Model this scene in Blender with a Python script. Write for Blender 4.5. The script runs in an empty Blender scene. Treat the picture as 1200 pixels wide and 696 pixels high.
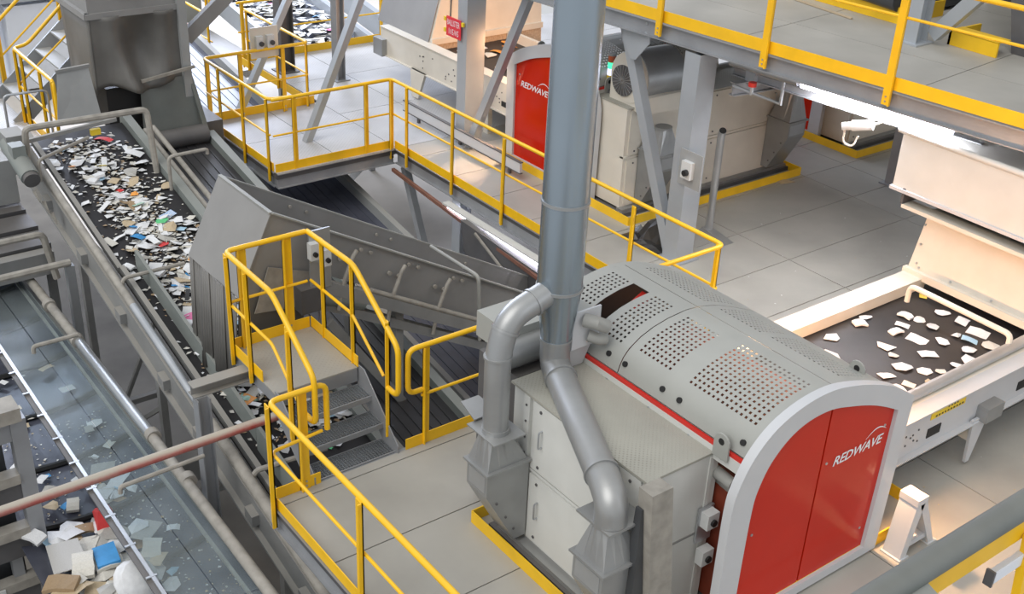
import bpy, bmesh, math, random
from mathutils import Vector, Matrix
random.seed(7)
scene = bpy.context.scene
COL = scene.collection
# ------------------------------------------------------------------ camera
W, H, F = 1200, 696, 1366.8
cam_d = bpy.data.cameras.new('camera')
cam = bpy.data.objects.new('camera', cam_d); COL.objects.link(cam)
a = Vector((0.599, 0.4033, -0.6918)); b = Vector((0.7996, -0.2542, 0.5441)); u = Vector((0.0436, -0.8791, -0.4747))
# rows: image-right, image-down, forward expressed in world axes
right = Vector((a.x, b.x, u.x)).normalized()
down = Vector((a.y, b.y, u.y)); down = (down - right * down.dot(right)).normalized()
fwd = right.cross(down)
m = Matrix((( right.x, -down.x, -fwd.x, 0), (right.y, -down.y, -fwd.y, 0), (right.z, -down.z, -fwd.z, 6.67), (0, 0, 0, 1)))
cam.matrix_world = m
cam_d.sensor_width = 36.0; cam_d.lens = 36.0 * F / W
cam_d.clip_start = 0.1; cam_d.clip_end = 200
scene.camera = cam
# ------------------------------------------------------------------ light
world = bpy.data.worlds.new('hall_daylight'); scene.world = world; world.use_nodes = True
bg = world.node_tree.nodes['Background']; bg.inputs[0].default_value = (0.93, 0.96, 1.0, 1); bg.inputs[1].default_value = 0.62
sd = bpy.data.lights.new('roof_light_sun', 'SUN'); sd.energy = 1.75; sd.angle = math.radians(50); sd.color = (1.0, 0.98, 0.95)
sun = bpy.data.objects.new('roof_light_sun', sd); COL.objects.link(sun)
sun.rotation_euler = (math.radians(38), math.radians(10), 0)
wd = bpy.data.lights.new('side_window_daylight', 'AREA'); wd.energy = 5200; wd.shape = 'RECTANGLE'; wd.size = 16; wd.size_y = 7; wd.color = (0.72, 0.80, 1.0)
win = bpy.data.objects.new('side_window_daylight', wd); COL.objects.link(win)
win.location = (-34, 9, 9); win.rotation_euler = (math.radians(62), 0, math.radians(-90))
ed = bpy.data.lights.new('highlight_fill_light', 'AREA'); ed.energy = 130; ed.shape = 'RECTANGLE'; ed.size = 3; ed.size_y = 7; ed.color = (0.85, 0.90, 1.0)  # unseen area light added to streak the duct and brighten front faces
fill_ob = bpy.data.objects.new('highlight_fill_light', ed); COL.objects.link(fill_ob)
fill_ob.location = (7, 9, 7.5); fill_ob.rotation_euler = (Vector((-6, 7, 1)) - Vector((7, 9, 7.5))).to_track_quat('-Z', 'Y').to_euler()
scene.view_settings.view_transform = 'Standard'; scene.view_settings.look = 'None'
scene.view_settings.gamma = 1.0; scene.view_settings.exposure = 0.18; scene.view_settings.use_curve_mapping = False

def warm_lamp(name, loc, target, size, size_y, watts, col=(1.0, 0.62, 0.32), spread=150):
    d = bpy.data.lights.new(name, 'AREA'); d.energy = watts; d.shape = 'RECTANGLE'; d.size = size; d.size_y = size_y; d.color = col
    d.spread = math.radians(spread)
    o = bpy.data.objects.new(name, d); COL.objects.link(o); o.location = loc
    o.rotation_euler = (Vector(target) - Vector(loc)).to_track_quat('-Z', 'Y').to_euler()
    return o

# ------------------------------------------------------------------ materials
MAT = {}
def mat(name, col, rough=0.5, metal=0.0, vary=0.12, scale=3.0, dust=0.0, dustcol=(0.30, 0.26, 0.21), bump=0.0, bscale=40.0, spec=0.5, coat=0.0, emit=None, es=0.0, trans=0.0, alpha=1.0):
    mt = bpy.data.materials.new(name); mt.use_nodes = True
    nt = mt.node_tree; N = nt.nodes; L = nt.links; p = N['Principled BSDF']
    p.inputs['Roughness'].default_value = rough; p.inputs['Metallic'].default_value = metal
    p.inputs['Specular IOR Level'].default_value = spec; p.inputs['Coat Weight'].default_value = coat
    p.inputs['Transmission Weight'].default_value = trans; p.inputs['Alpha'].default_value = alpha
    tc = N.new('ShaderNodeTexCoord'); nz = N.new('ShaderNodeTexNoise'); nz.inputs['Scale'].default_value = scale; nz.inputs['Detail'].default_value = 5
    L.new(tc.outputs['Object'], nz.inputs['Vector'])
    rp = N.new('ShaderNodeMapRange'); rp.inputs[1].default_value = 0.3; rp.inputs[2].default_value = 0.7
    rp.inputs[3].default_value = 1 - vary; rp.inputs[4].default_value = 1 + vary * 0.6
    L.new(nz.outputs['Fac'], rp.inputs[0])
    mx = N.new('ShaderNodeMix'); mx.data_type = 'RGBA'; mx.blend_type = 'MULTIPLY'; mx.inputs[0].default_value = 1.0
    mx.inputs[6].default_value = (*col, 1); L.new(rp.outputs[0], mx.inputs[7])
    out = mx.outputs[2]
    if dust > 0:
        n2 = N.new('ShaderNodeTexNoise'); n2.inputs['Scale'].default_value = scale * 0.6; n2.inputs['Detail'].default_value = 8; n2.inputs['Roughness'].default_value = 0.7
        L.new(tc.outputs['Object'], n2.inputs['Vector'])
        ge = N.new('ShaderNodeNewGeometry'); sp = N.new('ShaderNodeSeparateXYZ'); L.new(ge.outputs['Normal'], sp.inputs[0])
        r2 = N.new('ShaderNodeMapRange'); r2.inputs[1].default_value = 0.35; r2.inputs[2].default_value = 0.75; r2.inputs[3].default_value = 0.0; r2.inputs[4].default_value = dust * 0.6
        L.new(n2.outputs['Fac'], r2.inputs[0])
        r3 = N.new('ShaderNodeMapRange'); r3.inputs[1].default_value = 0.2; r3.inputs[2].default_value = 0.9; r3.inputs[3].default_value = 0.0; r3.inputs[4].default_value = dust * 0.8
        L.new(sp.outputs[2], r3.inputs[0])
        ad = N.new('ShaderNodeMath'); ad.operation = 'ADD'; ad.use_clamp = True; L.new(r2.outputs[0], ad.inputs[0]); L.new(r3.outputs[0], ad.inputs[1])
        m2 = N.new('ShaderNodeMix'); m2.data_type = 'RGBA'; L.new(ad.outputs[0], m2.inputs[0]); L.new(out, m2.inputs[6]); m2.inputs[7].default_value = (*dustcol, 1)
        out = m2.outputs[2]
        r4 = N.new('ShaderNodeMath'); r4.operation = 'MULTIPLY_ADD'; r4.inputs[1].default_value = 0.35; r4.inputs[2].default_value = rough; r4.use_clamp = True
        L.new(ad.outputs[0], r4.inputs[0]); L.new(r4.outputs[0], p.inputs['Roughness'])
    L.new(out, p.inputs['Base Color'])
    if bump > 0:
        n3 = N.new('ShaderNodeTexNoise'); n3.inputs['Scale'].default_value = bscale; n3.inputs['Detail'].default_value = 3; L.new(tc.outputs['Object'], n3.inputs['Vector'])
        bp = N.new('ShaderNodeBump'); bp.inputs['Strength'].default_value = bump; bp.inputs['Distance'].default_value = 0.02; L.new(n3.outputs['Fac'], bp.inputs['Height']); L.new(bp.outputs[0], p.inputs['Normal'])
    if emit: p.inputs['Emission Color'].default_value = (*emit, 1); p.inputs['Emission Strength'].default_value = es
    MAT[name] = mt
    return mt
mat('yellow', (0.90, 0.52, 0.006), 0.38, vary=0.08, dust=0.05, scale=4)
mat('kerb_yellow', (0.82, 0.50, 0.012), 0.45, vary=0.12)
mat('galv', (0.50, 0.52, 0.54), 0.36, 0.75, vary=0.14, scale=2.5)
mat('duct', (0.33, 0.39, 0.44), 0.27, 0.85, vary=0.06, scale=1.5)
mat('duct_flat', (0.34, 0.35, 0.355), 0.36, 0.55, vary=0.12, scale=3, dust=0.25, dustcol=(0.42, 0.40, 0.36))
mat('steel_beam', (0.33, 0.34, 0.355), 0.45, 0.4, vary=0.12, scale=3)
mat('column', (0.42, 0.45, 0.48), 0.42, 0.35, vary=0.08, scale=2)
mat('grey_paint', (0.24, 0.237, 0.232), 0.5, vary=0.08, dust=0.22, dustcol=(0.33, 0.315, 0.285))
mat('dusty_grey', (0.22, 0.225, 0.225), 0.6, vary=0.14, dust=0.5, dustcol=(0.33, 0.305, 0.26))
mat('greengrey', (0.20, 0.225, 0.215), 0.5, vary=0.10, dust=0.3, dustcol=(0.30, 0.285, 0.25))
mat('dark_steel', (0.10, 0.10, 0.105), 0.5, 0.2, vary=0.2, dust=0.2)
mat('dark_paint', (0.055, 0.058, 0.062), 0.45, vary=0.2)
mat('black', (0.012, 0.012, 0.012), 0.6)
mat('belt', (0.014, 0.014, 0.017), 0.42, vary=0.3, scale=5, dust=0.03, spec=0.4)
mat('white_paint', (0.60, 0.605, 0.575), 0.42, vary=0.06, dust=0.12, dustcol=(0.48, 0.45, 0.40))
mat('frame_white', (0.53, 0.54, 0.555), 0.35, vary=0.04)
mat('cream', (0.66, 0.62, 0.54), 0.42, vary=0.06)
mat('hood_grey', (0.33, 0.335, 0.31), 0.45, vary=0.06, dust=0.15, dustcol=(0.40, 0.39, 0.35))
mat('red_gloss', (0.54, 0.018, 0.005), 0.14, vary=0.08, spec=0.22, scale=1.2)
mat('red_paint', (0.60, 0.03, 0.02), 0.4)
mat('inner_red', (0.20, 0.035, 0.015), 0.6, vary=0.3)
mat('logo_white', (0.80, 0.80, 0.82), 0.4, vary=0.0)
mat('rubber', (0.13, 0.125, 0.115), 0.40, vary=0.25, scale=2, dust=0.25, dustcol=(0.22, 0.21, 0.19))
mat('plate_grey', (0.30, 0.31, 0.31), 0.5, vary=0.10, dust=0.3, dustcol=(0.38, 0.36, 0.32))
mat('concrete_dirty_shaded', (0.15, 0.138, 0.118), 0.8, vary=0.35, scale=1.6, dust=0.3, dustcol=(0.17, 0.155, 0.13))  # real dirt, with the machinery's shade darkened into the colour
mat('concrete_lit', (0.66, 0.61, 0.55), 0.7, vary=0.2, scale=0.8, dust=0.2, dustcol=(0.50, 0.46, 0.40))  # lit part of the same ground, its brightness put into the colour
mat('rust', (0.20, 0.09, 0.06), 0.6, vary=0.3)
mat('pipe_dust', (0.31, 0.29, 0.255), 0.7, vary=0.22, scale=9)
mat('slate', (0.13, 0.145, 0.138), 0.5, vary=0.15, dust=0.15)
mat('red_pipe', (0.36, 0.04, 0.035), 0.5, vary=0.1, dust=1.0, dustcol=(0.42, 0.38, 0.32))
mat('tube_light', (1, 1, 1), 0.3, emit=(0.80, 0.80, 1.0), es=14)
mat('lamp_warm', (1, 1, 1), 0.3, emit=(1.0, 0.70, 0.36), es=20)
mat('led_green', (0.1, 0.8, 0.4), 0.3, emit=(0.05, 0.85, 0.40), es=1.1)
mat('led_white', (0.8, 0.8, 1.0), 0.3, emit=(0.70, 0.74, 1.0), es=1.4)
mat('led_red', (0.5, 0.1, 0.03), 0.3)
mat('bristle', (0.50, 0.40, 0.30), 0.8, vary=0.25, scale=30)
mat('wood', (0.45, 0.36, 0.24), 0.7)
mat('plastic_black', (0.03, 0.028, 0.026), 0.35, vary=0.3)
mat('switch_white', (0.62, 0.63, 0.62), 0.4)
mat('wall', (0.72, 0.75, 0.80), 0.7, vary=0.04, scale=0.4)
mat('sign_red', (0.70, 0.03, 0.05), 0.4, vary=0.0)
mat('sticker', (0.80, 0.58, 0.03), 0.5, vary=0.06)
mat('ink', (0.05, 0.045, 0.03), 0.6)
mat('hose', (0.30, 0.30, 0.28), 0.6)

def floor_plate_mat(name, base, dots):
    mt = mat(name, base, 0.42, 0.0, vary=0.20, scale=1.2, dust=0.22, dustcol=(0.33, 0.32, 0.28))
    nt = mt.node_tree; N = nt.nodes; L = nt.links; p = N['Principled BSDF']
    tc = N.new('ShaderNodeTexCoord'); mp = N.new('ShaderNodeMapping'); mp.inputs['Scale'].default_value = (dots, dots, dots); mp.inputs['Rotation'].default_value = (0, 0, math.radians(45))
    L.new(tc.outputs['Object'], mp.inputs[0])
    vo = N.new('ShaderNodeTexVoronoi'); vo.inputs['Scale'].default_value = 1.0; vo.inputs['Randomness'].default_value = 0.0; L.new(mp.outputs[0], vo.inputs['Vector'])
    r = N.new('ShaderNodeMapRange'); r.inputs[1].default_value = 0.18; r.inputs[2].default_value = 0.32; r.inputs[3].default_value = 1.0; r.inputs[4].default_value = 0.0
    L.new(vo.outputs['Distance'], r.inputs[0])
    bp = N.new('ShaderNodeBump'); bp.inputs['Strength'].default_value = 0.35; bp.inputs['Distance'].default_value = 0.006; L.new(r.outputs[0], bp.inputs['Height']); L.new(bp.outputs[0], p.inputs['Normal'])
    src = p.inputs['Base Color'].links[0].from_socket
    m4 = N.new('ShaderNodeMix'); m4.data_type = 'RGBA'; m4.blend_type = 'MULTIPLY'; m4.inputs[7].default_value = (0.62, 0.62, 0.60, 1)
    n5 = N.new('ShaderNodeTexNoise'); n5.inputs['Scale'].default_value = 0.9; L.new(tc.outputs['Object'], n5.inputs['Vector'])
    r5 = N.new('ShaderNodeMapRange'); r5.inputs[1].default_value = 0.42; r5.inputs[2].default_value = 0.62; L.new(n5.outputs['Fac'], r5.inputs[0])
    m5 = N.new('ShaderNodeMath'); m5.operation = 'MULTIPLY'; L.new(r.outputs[0], m5.inputs[0]); L.new(r5.outputs[0], m5.inputs[1])
    L.new(m5.outputs[0], m4.inputs[0]); L.new(src, m4.inputs[6]); L.new(m4.outputs[2], p.inputs['Base Color'])
    return mt
floor_plate_mat('deck', (0.375, 0.36, 0.325), 24.0)
floor_plate_mat('deck_far', (0.50, 0.50, 0.51), 22.0)
floor_plate_mat('cab_top', (0.37, 0.36, 0.31), 34.0)
MAT['deck_far'].node_tree.nodes['Principled BSDF'].inputs['Roughness'].default_value = 0.3
def glass_mat(name, tint, al):
    mt = bpy.data.materials.new(name); mt.use_nodes = True; nt = mt.node_tree; N = nt.nodes; L = nt.links; N.clear()
    o = N.new('ShaderNodeOutputMaterial'); t = N.new('ShaderNodeBsdfTransparent'); t.inputs[0].default_value = (*tint, 1)
    g = N.new('ShaderNodeBsdfPrincipled'); g.inputs['Base Color'].default_value = (0.42, 0.46, 0.46, 1); g.inputs['Roughness'].default_value = 0.22
    tc = N.new('ShaderNodeTexCoord'); nz = N.new('ShaderNodeTexNoise'); nz.inputs['Scale'].default_value = 1.3; nz.inputs['Detail'].default_value = 6; L.new(tc.outputs['Object'], nz.inputs['Vector'])
    r = N.new('ShaderNodeMapRange'); r.inputs[1].default_value = 0.35; r.inputs[2].default_value = 0.7; r.inputs[3].default_value = al * 0.55; r.inputs[4].default_value = al * 1.5; L.new(nz.outputs['Fac'], r.inputs[0])
    mx = N.new('ShaderNodeMixShader'); L.new(r.outputs[0], mx.inputs[0]); L.new(t.outputs[0], mx.inputs[1]); L.new(g.outputs[0], mx.inputs[2]); L.new(mx.outputs[0], o.inputs[0])
    MAT[name] = mt
glass_mat('plexi', (0.88, 0.93, 0.95), 0.15)

# ------------------------------------------------------------------ geometry helpers
V = Vector
ORG = {}
class MB:
    def __init__(s, T=None): s.v = []; s.f = []; s.T = T
    def add(s, vs, fs):
        n = len(s.v); s.v += [V(p) for p in vs]; s.f += [tuple(i + n for i in f) for f in fs]; return s
    def box(s, x0, x1, y0, y1, z0, z1):
        return s.add([(x0,y0,z0),(x1,y0,z0),(x1,y1,z0),(x0,y1,z0),(x0,y0,z1),(x1,y0,z1),(x1,y1,z1),(x0,y1,z1)],
                     [(0,3,2,1),(4,5,6,7),(0,1,5,4),(1,2,6,5),(2,3,7,6),(3,0,4,7)])
    def hexa(s, p):  # 8 corner points, bottom ring then top ring
        return s.add(p, [(0,3,2,1),(4,5,6,7),(0,1,5,4),(1,2,6,5),(2,3,7,6),(3,0,4,7)])
    def bar(s, p0, p1, w, h, up=(0,0,1)):
        p0 = V(p0); p1 = V(p1); d = (p1 - p0).normalized(); up = V(up)
        sd_ = d.cross(up)
        if sd_.length < 1e-4: sd_ = d.cross(V((1,0,0)))
        sd_.normalize(); up = sd_.cross(d).normalized()
        a_ = sd_ * (w / 2); b_ = up * (h / 2)
        return s.hexa([p0 - a_ - b_, p0 + a_ - b_, p1 + a_ - b_, p1 - a_ - b_, p0 - a_ + b_, p0 + a_ + b_, p1 + a_ + b_, p1 - a_ + b_])
    def tube(s, pts, r, n=10, cap=True, closed=False):
        pts = [V(p) for p in pts]; k = len(pts); rs = r if isinstance(r, (list, tuple)) else [r] * k
        prev = None; rings = []
        for i, p in enumerate(pts):
            if closed: d = (pts[(i + 1) % k] - pts[i - 1])
            elif i == 0: d = pts[1] - p
            elif i == k - 1: d = p - pts[i - 1]
            else: d = (pts[i + 1] - p).normalized() + (p - pts[i - 1]).normalized()
            d.normalize()
            if prev is None:
                x = d.cross(V((0,0,1)))
                if x.length < 0.05: x = d.cross(V((1,0,0)))
            else: x = prev - d * prev.dot(d)
            x.normalize(); prev = x; y = d.cross(x)
            sc = 1.0
            if 0 < i < k - 1 and not closed:
                c = max(0.5, abs(d.dot((p - pts[i - 1]).normalized()))); sc = 1.0
            rings.append([p + (x * math.cos(2*math.pi*j/n) + y * math.sin(2*math.pi*j/n)) * rs[i] * sc for j in range(n)])
        b0 = len(s.v)
        for rg in rings: s.v += rg
        m_ = k if closed else k - 1
        for i in range(m_):
            i2 = (i + 1) % k
            for j in range(n): s.f.append((b0+i*n+j, b0+i*n+(j+1)%n, b0+i2*n+(j+1)%n, b0+i2*n+j))
        if cap and not closed:
            s.f.append(tuple(b0 + j for j in reversed(range(n)))); s.f.append(tuple(b0 + (k-1)*n + j for j in range(n)))
        return s
    def cyl(s, p0, p1, r, n=14): return s.tube([p0, p1], r, n)
    def prism(s, poly, ax, lo, hi):
        def P(q, t): return {'x': (t, q[0], q[1]), 'y': (q[0], t, q[1]), 'z': (q[0], q[1], t)}[ax]
        n = len(poly)
        return s.add([P(q, lo) for q in poly] + [P(q, hi) for q in poly],
                     [tuple(range(n)), tuple(range(2*n-1, n-1, -1))] + [(i, i+n, (i+1)%n+n, (i+1)%n) for i in range(n)])
    def frame(s, outer, inner, ax, lo, hi):   # ring between two polygons of equal length
        def P(q, t): return {'x': (t, q[0], q[1]), 'y': (q[0], t, q[1]), 'z': (q[0], q[1], t)}[ax]
        n = len(outer)
        vs = [P(q, lo) for q in outer] + [P(q, lo) for q in inner] + [P(q, hi) for q in outer] + [P(q, hi) for q in inner]
        fs = []
        for i in range(n):
            j = (i + 1) % n
            fs += [(i, j, n+j, n+i), (2*n+i, 3*n+i, 3*n+j, 2*n+j), (i, 2*n+i, 2*n+j, j), (n+i, n+j, 3*n+j, 3*n+i)]
        return s.add(vs, fs)
    def hcol(s, p0, p1, w, h, t, up=(1,0,0)):  # H section
        p0 = V(p0); p1 = V(p1); d = (p1-p0).normalized(); up = V(up); sd_ = d.cross(up).normalized(); up = sd_.cross(d)
        s.bar(p0, p1, t, h - 2*t, up)
        s.bar(p0 + up*(h/2-t/2), p1 + up*(h/2-t/2), w, t, up); s.bar(p0 - up*(h/2-t/2), p1 - up*(h/2-t/2), w, t, up)
        return s
    def sheet(s, p, th):  # planar polygon given thickness
        p = [V(q) for q in p]; nrm = (p[1]-p[0]).cross(p[2]-p[0]).normalized() * th; n = len(p)
        return s.add(p + [q + nrm for q in p], [tuple(reversed(range(n))), tuple(range(n, 2*n))] + [(i, (i+1)%n, (i+1)%n+n, i+n) for i in range(n)])
    def build(s, name, material, parent=None, smooth=False, label=None, cat=None, group=None, kind=None):
        vs = [s.T(p) for p in s.v] if s.T else s.v
        if parent is not None: o_ = ORG[parent.name]
        else:
            mn = V((min(p.x for p in vs), min(p.y for p in vs), min(p.z for p in vs))); mxx = V((max(p.x for p in vs), max(p.y for p in vs), max(p.z for p in vs)))
            o_ = V(((mn.x+mxx.x)/2, (mn.y+mxx.y)/2, mn.z))
        me = bpy.data.meshes.new(name)
        me.from_pydata([V(p) - o_ for p in vs], [], s.f); me.update()
        bm = bmesh.new(); bm.from_mesh(me); bmesh.ops.recalc_face_normals(bm, faces=bm.faces); bm.to_mesh(me); bm.free()
        me.materials.append(MAT[material])
        if smooth:
            for pl in me.polygons: pl.use_smooth = True
            try: me.set_sharp_from_angle(angle=math.radians(40))
            except Exception: pass
        ob = bpy.data.objects.new(name, me); COL.objects.link(ob)
        if parent is not None: ob.parent = parent
        else: ob.location = o_
        ORG[ob.name] = o_
        if label: ob['label'] = label
        if cat: ob['category'] = cat
        if group: ob['group'] = group
        if kind: ob['kind'] = kind
        return ob
def thing(name, label, cat, loc, group=None, kind=None):
    o = bpy.data.objects.new(name, None); COL.objects.link(o); o.location = loc; o.empty_display_size = 0.1
    ORG[o.name] = V(loc)
    if kind: o['kind'] = kind
    if label: o['label'] = label
    if cat: o['category'] = cat
    if group: o['group'] = group
    return o
def fillet(pts, r, n=4):
    pts = [V(p) for p in pts]; out = [pts[0]]
    for i in range(1, len(pts) - 1):
        p = pts[i]; d0 = (pts[i-1] - p); d1 = (pts[i+1] - p); l = min(r, d0.length * 0.49, d1.length * 0.49)
        q0 = p + d0.normalized() * l; q1 = p + d1.normalized() * l
        for k in range(n + 1):
            t = k / n; out.append(q0 * (1-t)**2 + p * 2*t*(1-t) + q1 * t*t)
    out.append(pts[-1]); return out
def lerp(p, q, t): return V(p) * (1 - t) + V(q) * t

YR, YM = 0.027, 0.016
def railing(label, loc, tops, mids, posts, toes, postw=0.075, matname='yellow', group=None):
    """tops/mids: lists of 3-D polylines; posts: (x,y,z0,z1,face) ; toes: (p,q,height)"""
    t = thing('guard_railing', label, 'railing', loc, group)
    for p in tops: MB().tube(fillet(p, 0.09), YR, 10).build('top_rail', matname, t, True)
    for p in mids: MB().tube(fillet(p, 0.06), YM, 8).build('mid_rail', matname, t, True)
    for (x, y, z0, z1, f) in posts:
        k = MB()
        w = postw
        if f == 'y':   # flat face looks along y
            k.box(x - w/2, x + w/2, y - 0.006, y + 0.006, z0, z1); k.box(x + w/2 - 0.012, x + w/2, y - 0.04, y + 0.006, z0, z1)
        else:
            k.box(x - 0.006, x + 0.006, y - w/2, y + w/2, z0, z1); k.box(x - 0.006, x + 0.04, y - w/2, y - w/2 + 0.012, z0, z1)
        po = k.build('post', matname, t)
        kb = MB()
        for dz in (0.04, 0.09):
            if f == 'y': kb.cyl((x - 0.008, y - 0.014, z0 + dz), (x - 0.008, y - 0.004, z0 + dz), 0.011, 6)
            else: kb.cyl((x + 0.014, y + 0.008, z0 + dz), (x + 0.004, y + 0.008, z0 + dz), 0.011, 6)
        kb.build('bolt', 'galv', po, kind='stuff')
    for (p, q, h) in toes:
        p = V(p); q = V(q); MB().bar(p + V((0,0,h/2)), q + V((0,0,h/2)), 0.010, h).build('toe_board', matname, t)
    return t
# ------------------------------------------------------------------ the setting
GZ = -3.3
MB().box(-40, 6, -6, 6.0, GZ - 0.2, GZ).build('floor', 'concrete_dirty_shaded', kind='structure')
MB().box(-40, 6, 6.0, 24, GZ - 0.2, GZ).build('floor', 'concrete_lit', kind='structure')
MB().box(-37.3, -37, -6, 24, GZ, 12).build('wall_back', 'wall', kind='structure')
floor_things = MB().box(-7.8, 1, 3.5, 9.05, -0.10, -0.012).box(-19.8, 1, 9.05, 20, -0.10, -0.012).box(-17.1, -14.6, 7.0, 9.05, -0.10, -0.012).build('floor', 'dark_steel', kind='structure')
def plates(x0, x1, y0, y1, z, fl, mname, xb, yb):
    xs = [x0] + [v for v in xb if x0 + 0.05 < v < x1 - 0.05] + [x1]; ys = [y0] + [v for v in yb if y0 + 0.05 < v < y1 - 0.05] + [y1]
    for i in range(len(xs) - 1):
        for j in range(len(ys) - 1):
            g = 0.006
            MB().box(xs[i] + g, xs[i+1] - g, ys[j] + g, ys[j+1] - g, z - 0.012 - 0.001 * random.random(), z - 0.0015 * random.random()).build('floor_plate', mname, fl)
XB = [-9.52 + 0.92 * k for k in range(-14, 14)]; YB = [13.8 + 2.45 * k for k in range(-5, 4)]
plates(-7.8, 1, 3.5, 9.05, 0, floor_things, 'deck', XB, [5.95, 7.5])
plates(-14.6, 1, 9.05, 20, 0, floor_things, 'deck', XB, [11.35, 13.8, 14.75, 16.2])
plates(-19.8, -14.6, 9.05, 20, 0, floor_things, 'deck_far', [-18.2, -16.4], [10.2, 11.6, 13.8])
plates(-17.1, -14.6, 7.0, 9.05, 0, floor_things, 'deck_far', [-15.9], [8.1])
# upper platform at +3 m (its underside shades the sorters behind it)
upf = MB().box(-13.6, 1, 10.02, 16.5, 2.90, 2.985).build('floor', 'steel_beam', kind='structure')
plates(-13.6, 1, 10.02, 16.5, 3.0, upf, 'deck', [-11.3, -9.0, -6.7, -4.4, -2], [11.3, 12.6, 14])

def beam(label, loc, p0, p1, h, w, matname='steel_beam', cat='beam', name='edge_beam'):
    t = thing(name, label, cat, loc)
    p0 = V(p0); p1 = V(p1); z = V((0,0,1))
    MB().bar(p0, p1, 0.012, h).build('web', matname, t)
    d = (p1-p0).normalized(); sdv = d.cross(z).normalized()
    MB().bar(p0 + z*(h/2-0.006), p1 + z*(h/2-0.006), w, 0.012).build('flange', matname, t)
    MB().bar(p0 - z*(h/2-0.006), p1 - z*(h/2-0.006), w, 0.012).build('flange', matname, t)
    return t
# edge beams of the decks
beam('grey channel beam along the walkway edge under its yellow toe board', (-11, 9.06, -0.3), (-14.58, 9.06, -0.125), (-7.8, 9.06, -0.125), 0.23, 0.10)
beam('grey channel beam under the front edge of the far platform', (-14.6, 7.9, -0.3), (-14.62, 7.0, -0.125), (-14.62, 9.0, -0.125), 0.23, 0.10)
beam('grey channel beam under the left edge of the far platform', (-16, 7.02, -0.3), (-17.1, 7.03, -0.125), (-14.68, 7.03, -0.125), 0.23, 0.10)
beam('grey channel beam under the long edge of the near platform', (-6, 3.52, -0.3), (-7.78, 3.53, -0.125), (-1, 3.53, -0.125), 0.23, 0.10)
beam('grey channel beam under the platform edge behind the sorter', (-7.8, 5, -0.3), (-7.79, 3.6, -0.125), (-7.79, 8.95, -0.125), 0.23, 0.10)
ub_ = beam('wide grey beam carrying the upper platform edge', (-6, 10, 2.74), (-13.6, 10.0, 2.885), (1, 10.0, 2.885), 0.20, 0.12)
# columns
def column(label, x, y, z0, z1, w, h, matname='column', base=True):
    t = thing('steel_column', label, 'column', (x, y, z0))
    MB().box(x-h/2, x+h/2, y-w/2, y-w/2+0.016, z0, z1).build('flange', matname, t)
    MB().box(x-h/2, x+h/2, y+w/2-0.016, y+w/2, z0, z1).build('flange', matname, t)
    MB().box(x-0.008, x+0.008, y-w/2+0.016, y+w/2-0.016, z0, z1).build('web', matname, t)
    if base: MB().box(x-h/2-0.06, x+h/2+0.06, y-w/2-0.06, y+w/2+0.06, z0, z0+0.02).build('base_plate', matname, t)
    return t
def colbox(label, x, y, z0, z1, w, h, lip=True, matname='column'):
    """column with its broad face towards -y"""
    t = thing('steel_column', label, 'column', (x, y, z0))
    MB().box(x-w/2, x+w/2, y-h/2, y-h/2+0.016, z0, z1).build('flange', matname, t)
    MB().box(x-w/2, x+w/2, y+h/2-0.016, y+h/2, z0, z1).build('flange', matname, t)
    MB().box(x-0.01, x+0.01, y-h/2+0.016, y+h/2-0.016, z0, z1).build('web', matname, t)
    MB().box(x+w/2-0.012, x+w/2, y-h/2+0.016, y+h/2-0.016, z0, z1).build('cover_plate', matname, t)
    MB().box(x-w/2-0.06, x+w/2+0.06, y-h/2-0.06, y+h/2+0.06, z0, z0+0.02).build('base_plate', matname, t)
    return t
colbox('tall grey column beside the empty tube stand, carrying the upper platform', -9.42, 10.1, 0, 2.75, 0.25, 0.30)
colbox('tall grey column with the red sign', -14.22, 10.15, 0, 6.0, 0.24, 0.34)
column('grey column standing under the walkway edge', -12.9, 9.12, GZ, -0.24, 0.20, 0.20)
column('grey column under the far platform corner', -15.9, 8.7, GZ, -0.24, 0.2, 0.2)
column('slim grey column rising from the far platform beside the paper conveyor', -18.0, 9.95, 0, 5, 0.16, 0.2, 'steel_beam')
column('dark grey column behind the far platform opening', -18.9, 9.35, 0, 5, 0.26, 0.26, 'dark_steel')
def strut(label, p0, p1, w, h, matname='column', name='diagonal_brace', plate=True):
    t = thing(name, label, 'brace', p1 if p0[2] > p1[2] else p0)
    d = (V(p1) - V(p0)).normalized(); sdv = d.cross(V((0,1,0))).normalized()
    MB().bar(p0, p1, 0.014, w, up=sdv).build('flange', matname, t)
    MB().bar(V(p0) + sdv*(w/2-0.007) + V((0,h/2,0)), V(p1) + sdv*(w/2-0.007) + V((0,h/2,0)), h, 0.012, up=sdv).build('flange', matname, t)
    return t
strut('diagonal brace leaning against the column with the red sign', (-12.62, 10.0, 2.85), (-14.05, 10.0, 0.02), 0.12, 0.10)
strut('diagonal brace below the upper platform beside the round fan', (-10.72, 10.0, 2.80), (-9.5, 10.0, 0.05), 0.14, 0.12)
strut('short brace under the walkway beside the dark belt', (-14.5, 9.1, -0.30), (-13.6, 9.1, -2.2), 0.12, 0.1, 'galv')
strut('long diagonal brace standing on the far platform', (-15.35, 9.3, 3.2), (-15.55, 7.95, 0.0), 0.13, 0.1)
strut('diagonal brace holding the switch plate on the far platform', (-17.2, 8.9, 2.4), (-17.35, 7.55, -0.2), 0.12, 0.1)
strut('brace under the far platform seen above the dark belt', (-16.2, 9.0, -1.2), (-15.2, 9.0, -0.3), 0.12, 0.1, 'galv')
g = thing('gusset_plate', 'grey gusset plate bolted below the upper platform edge', 'plate', (-10.4, 9.93, 2.3))
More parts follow.
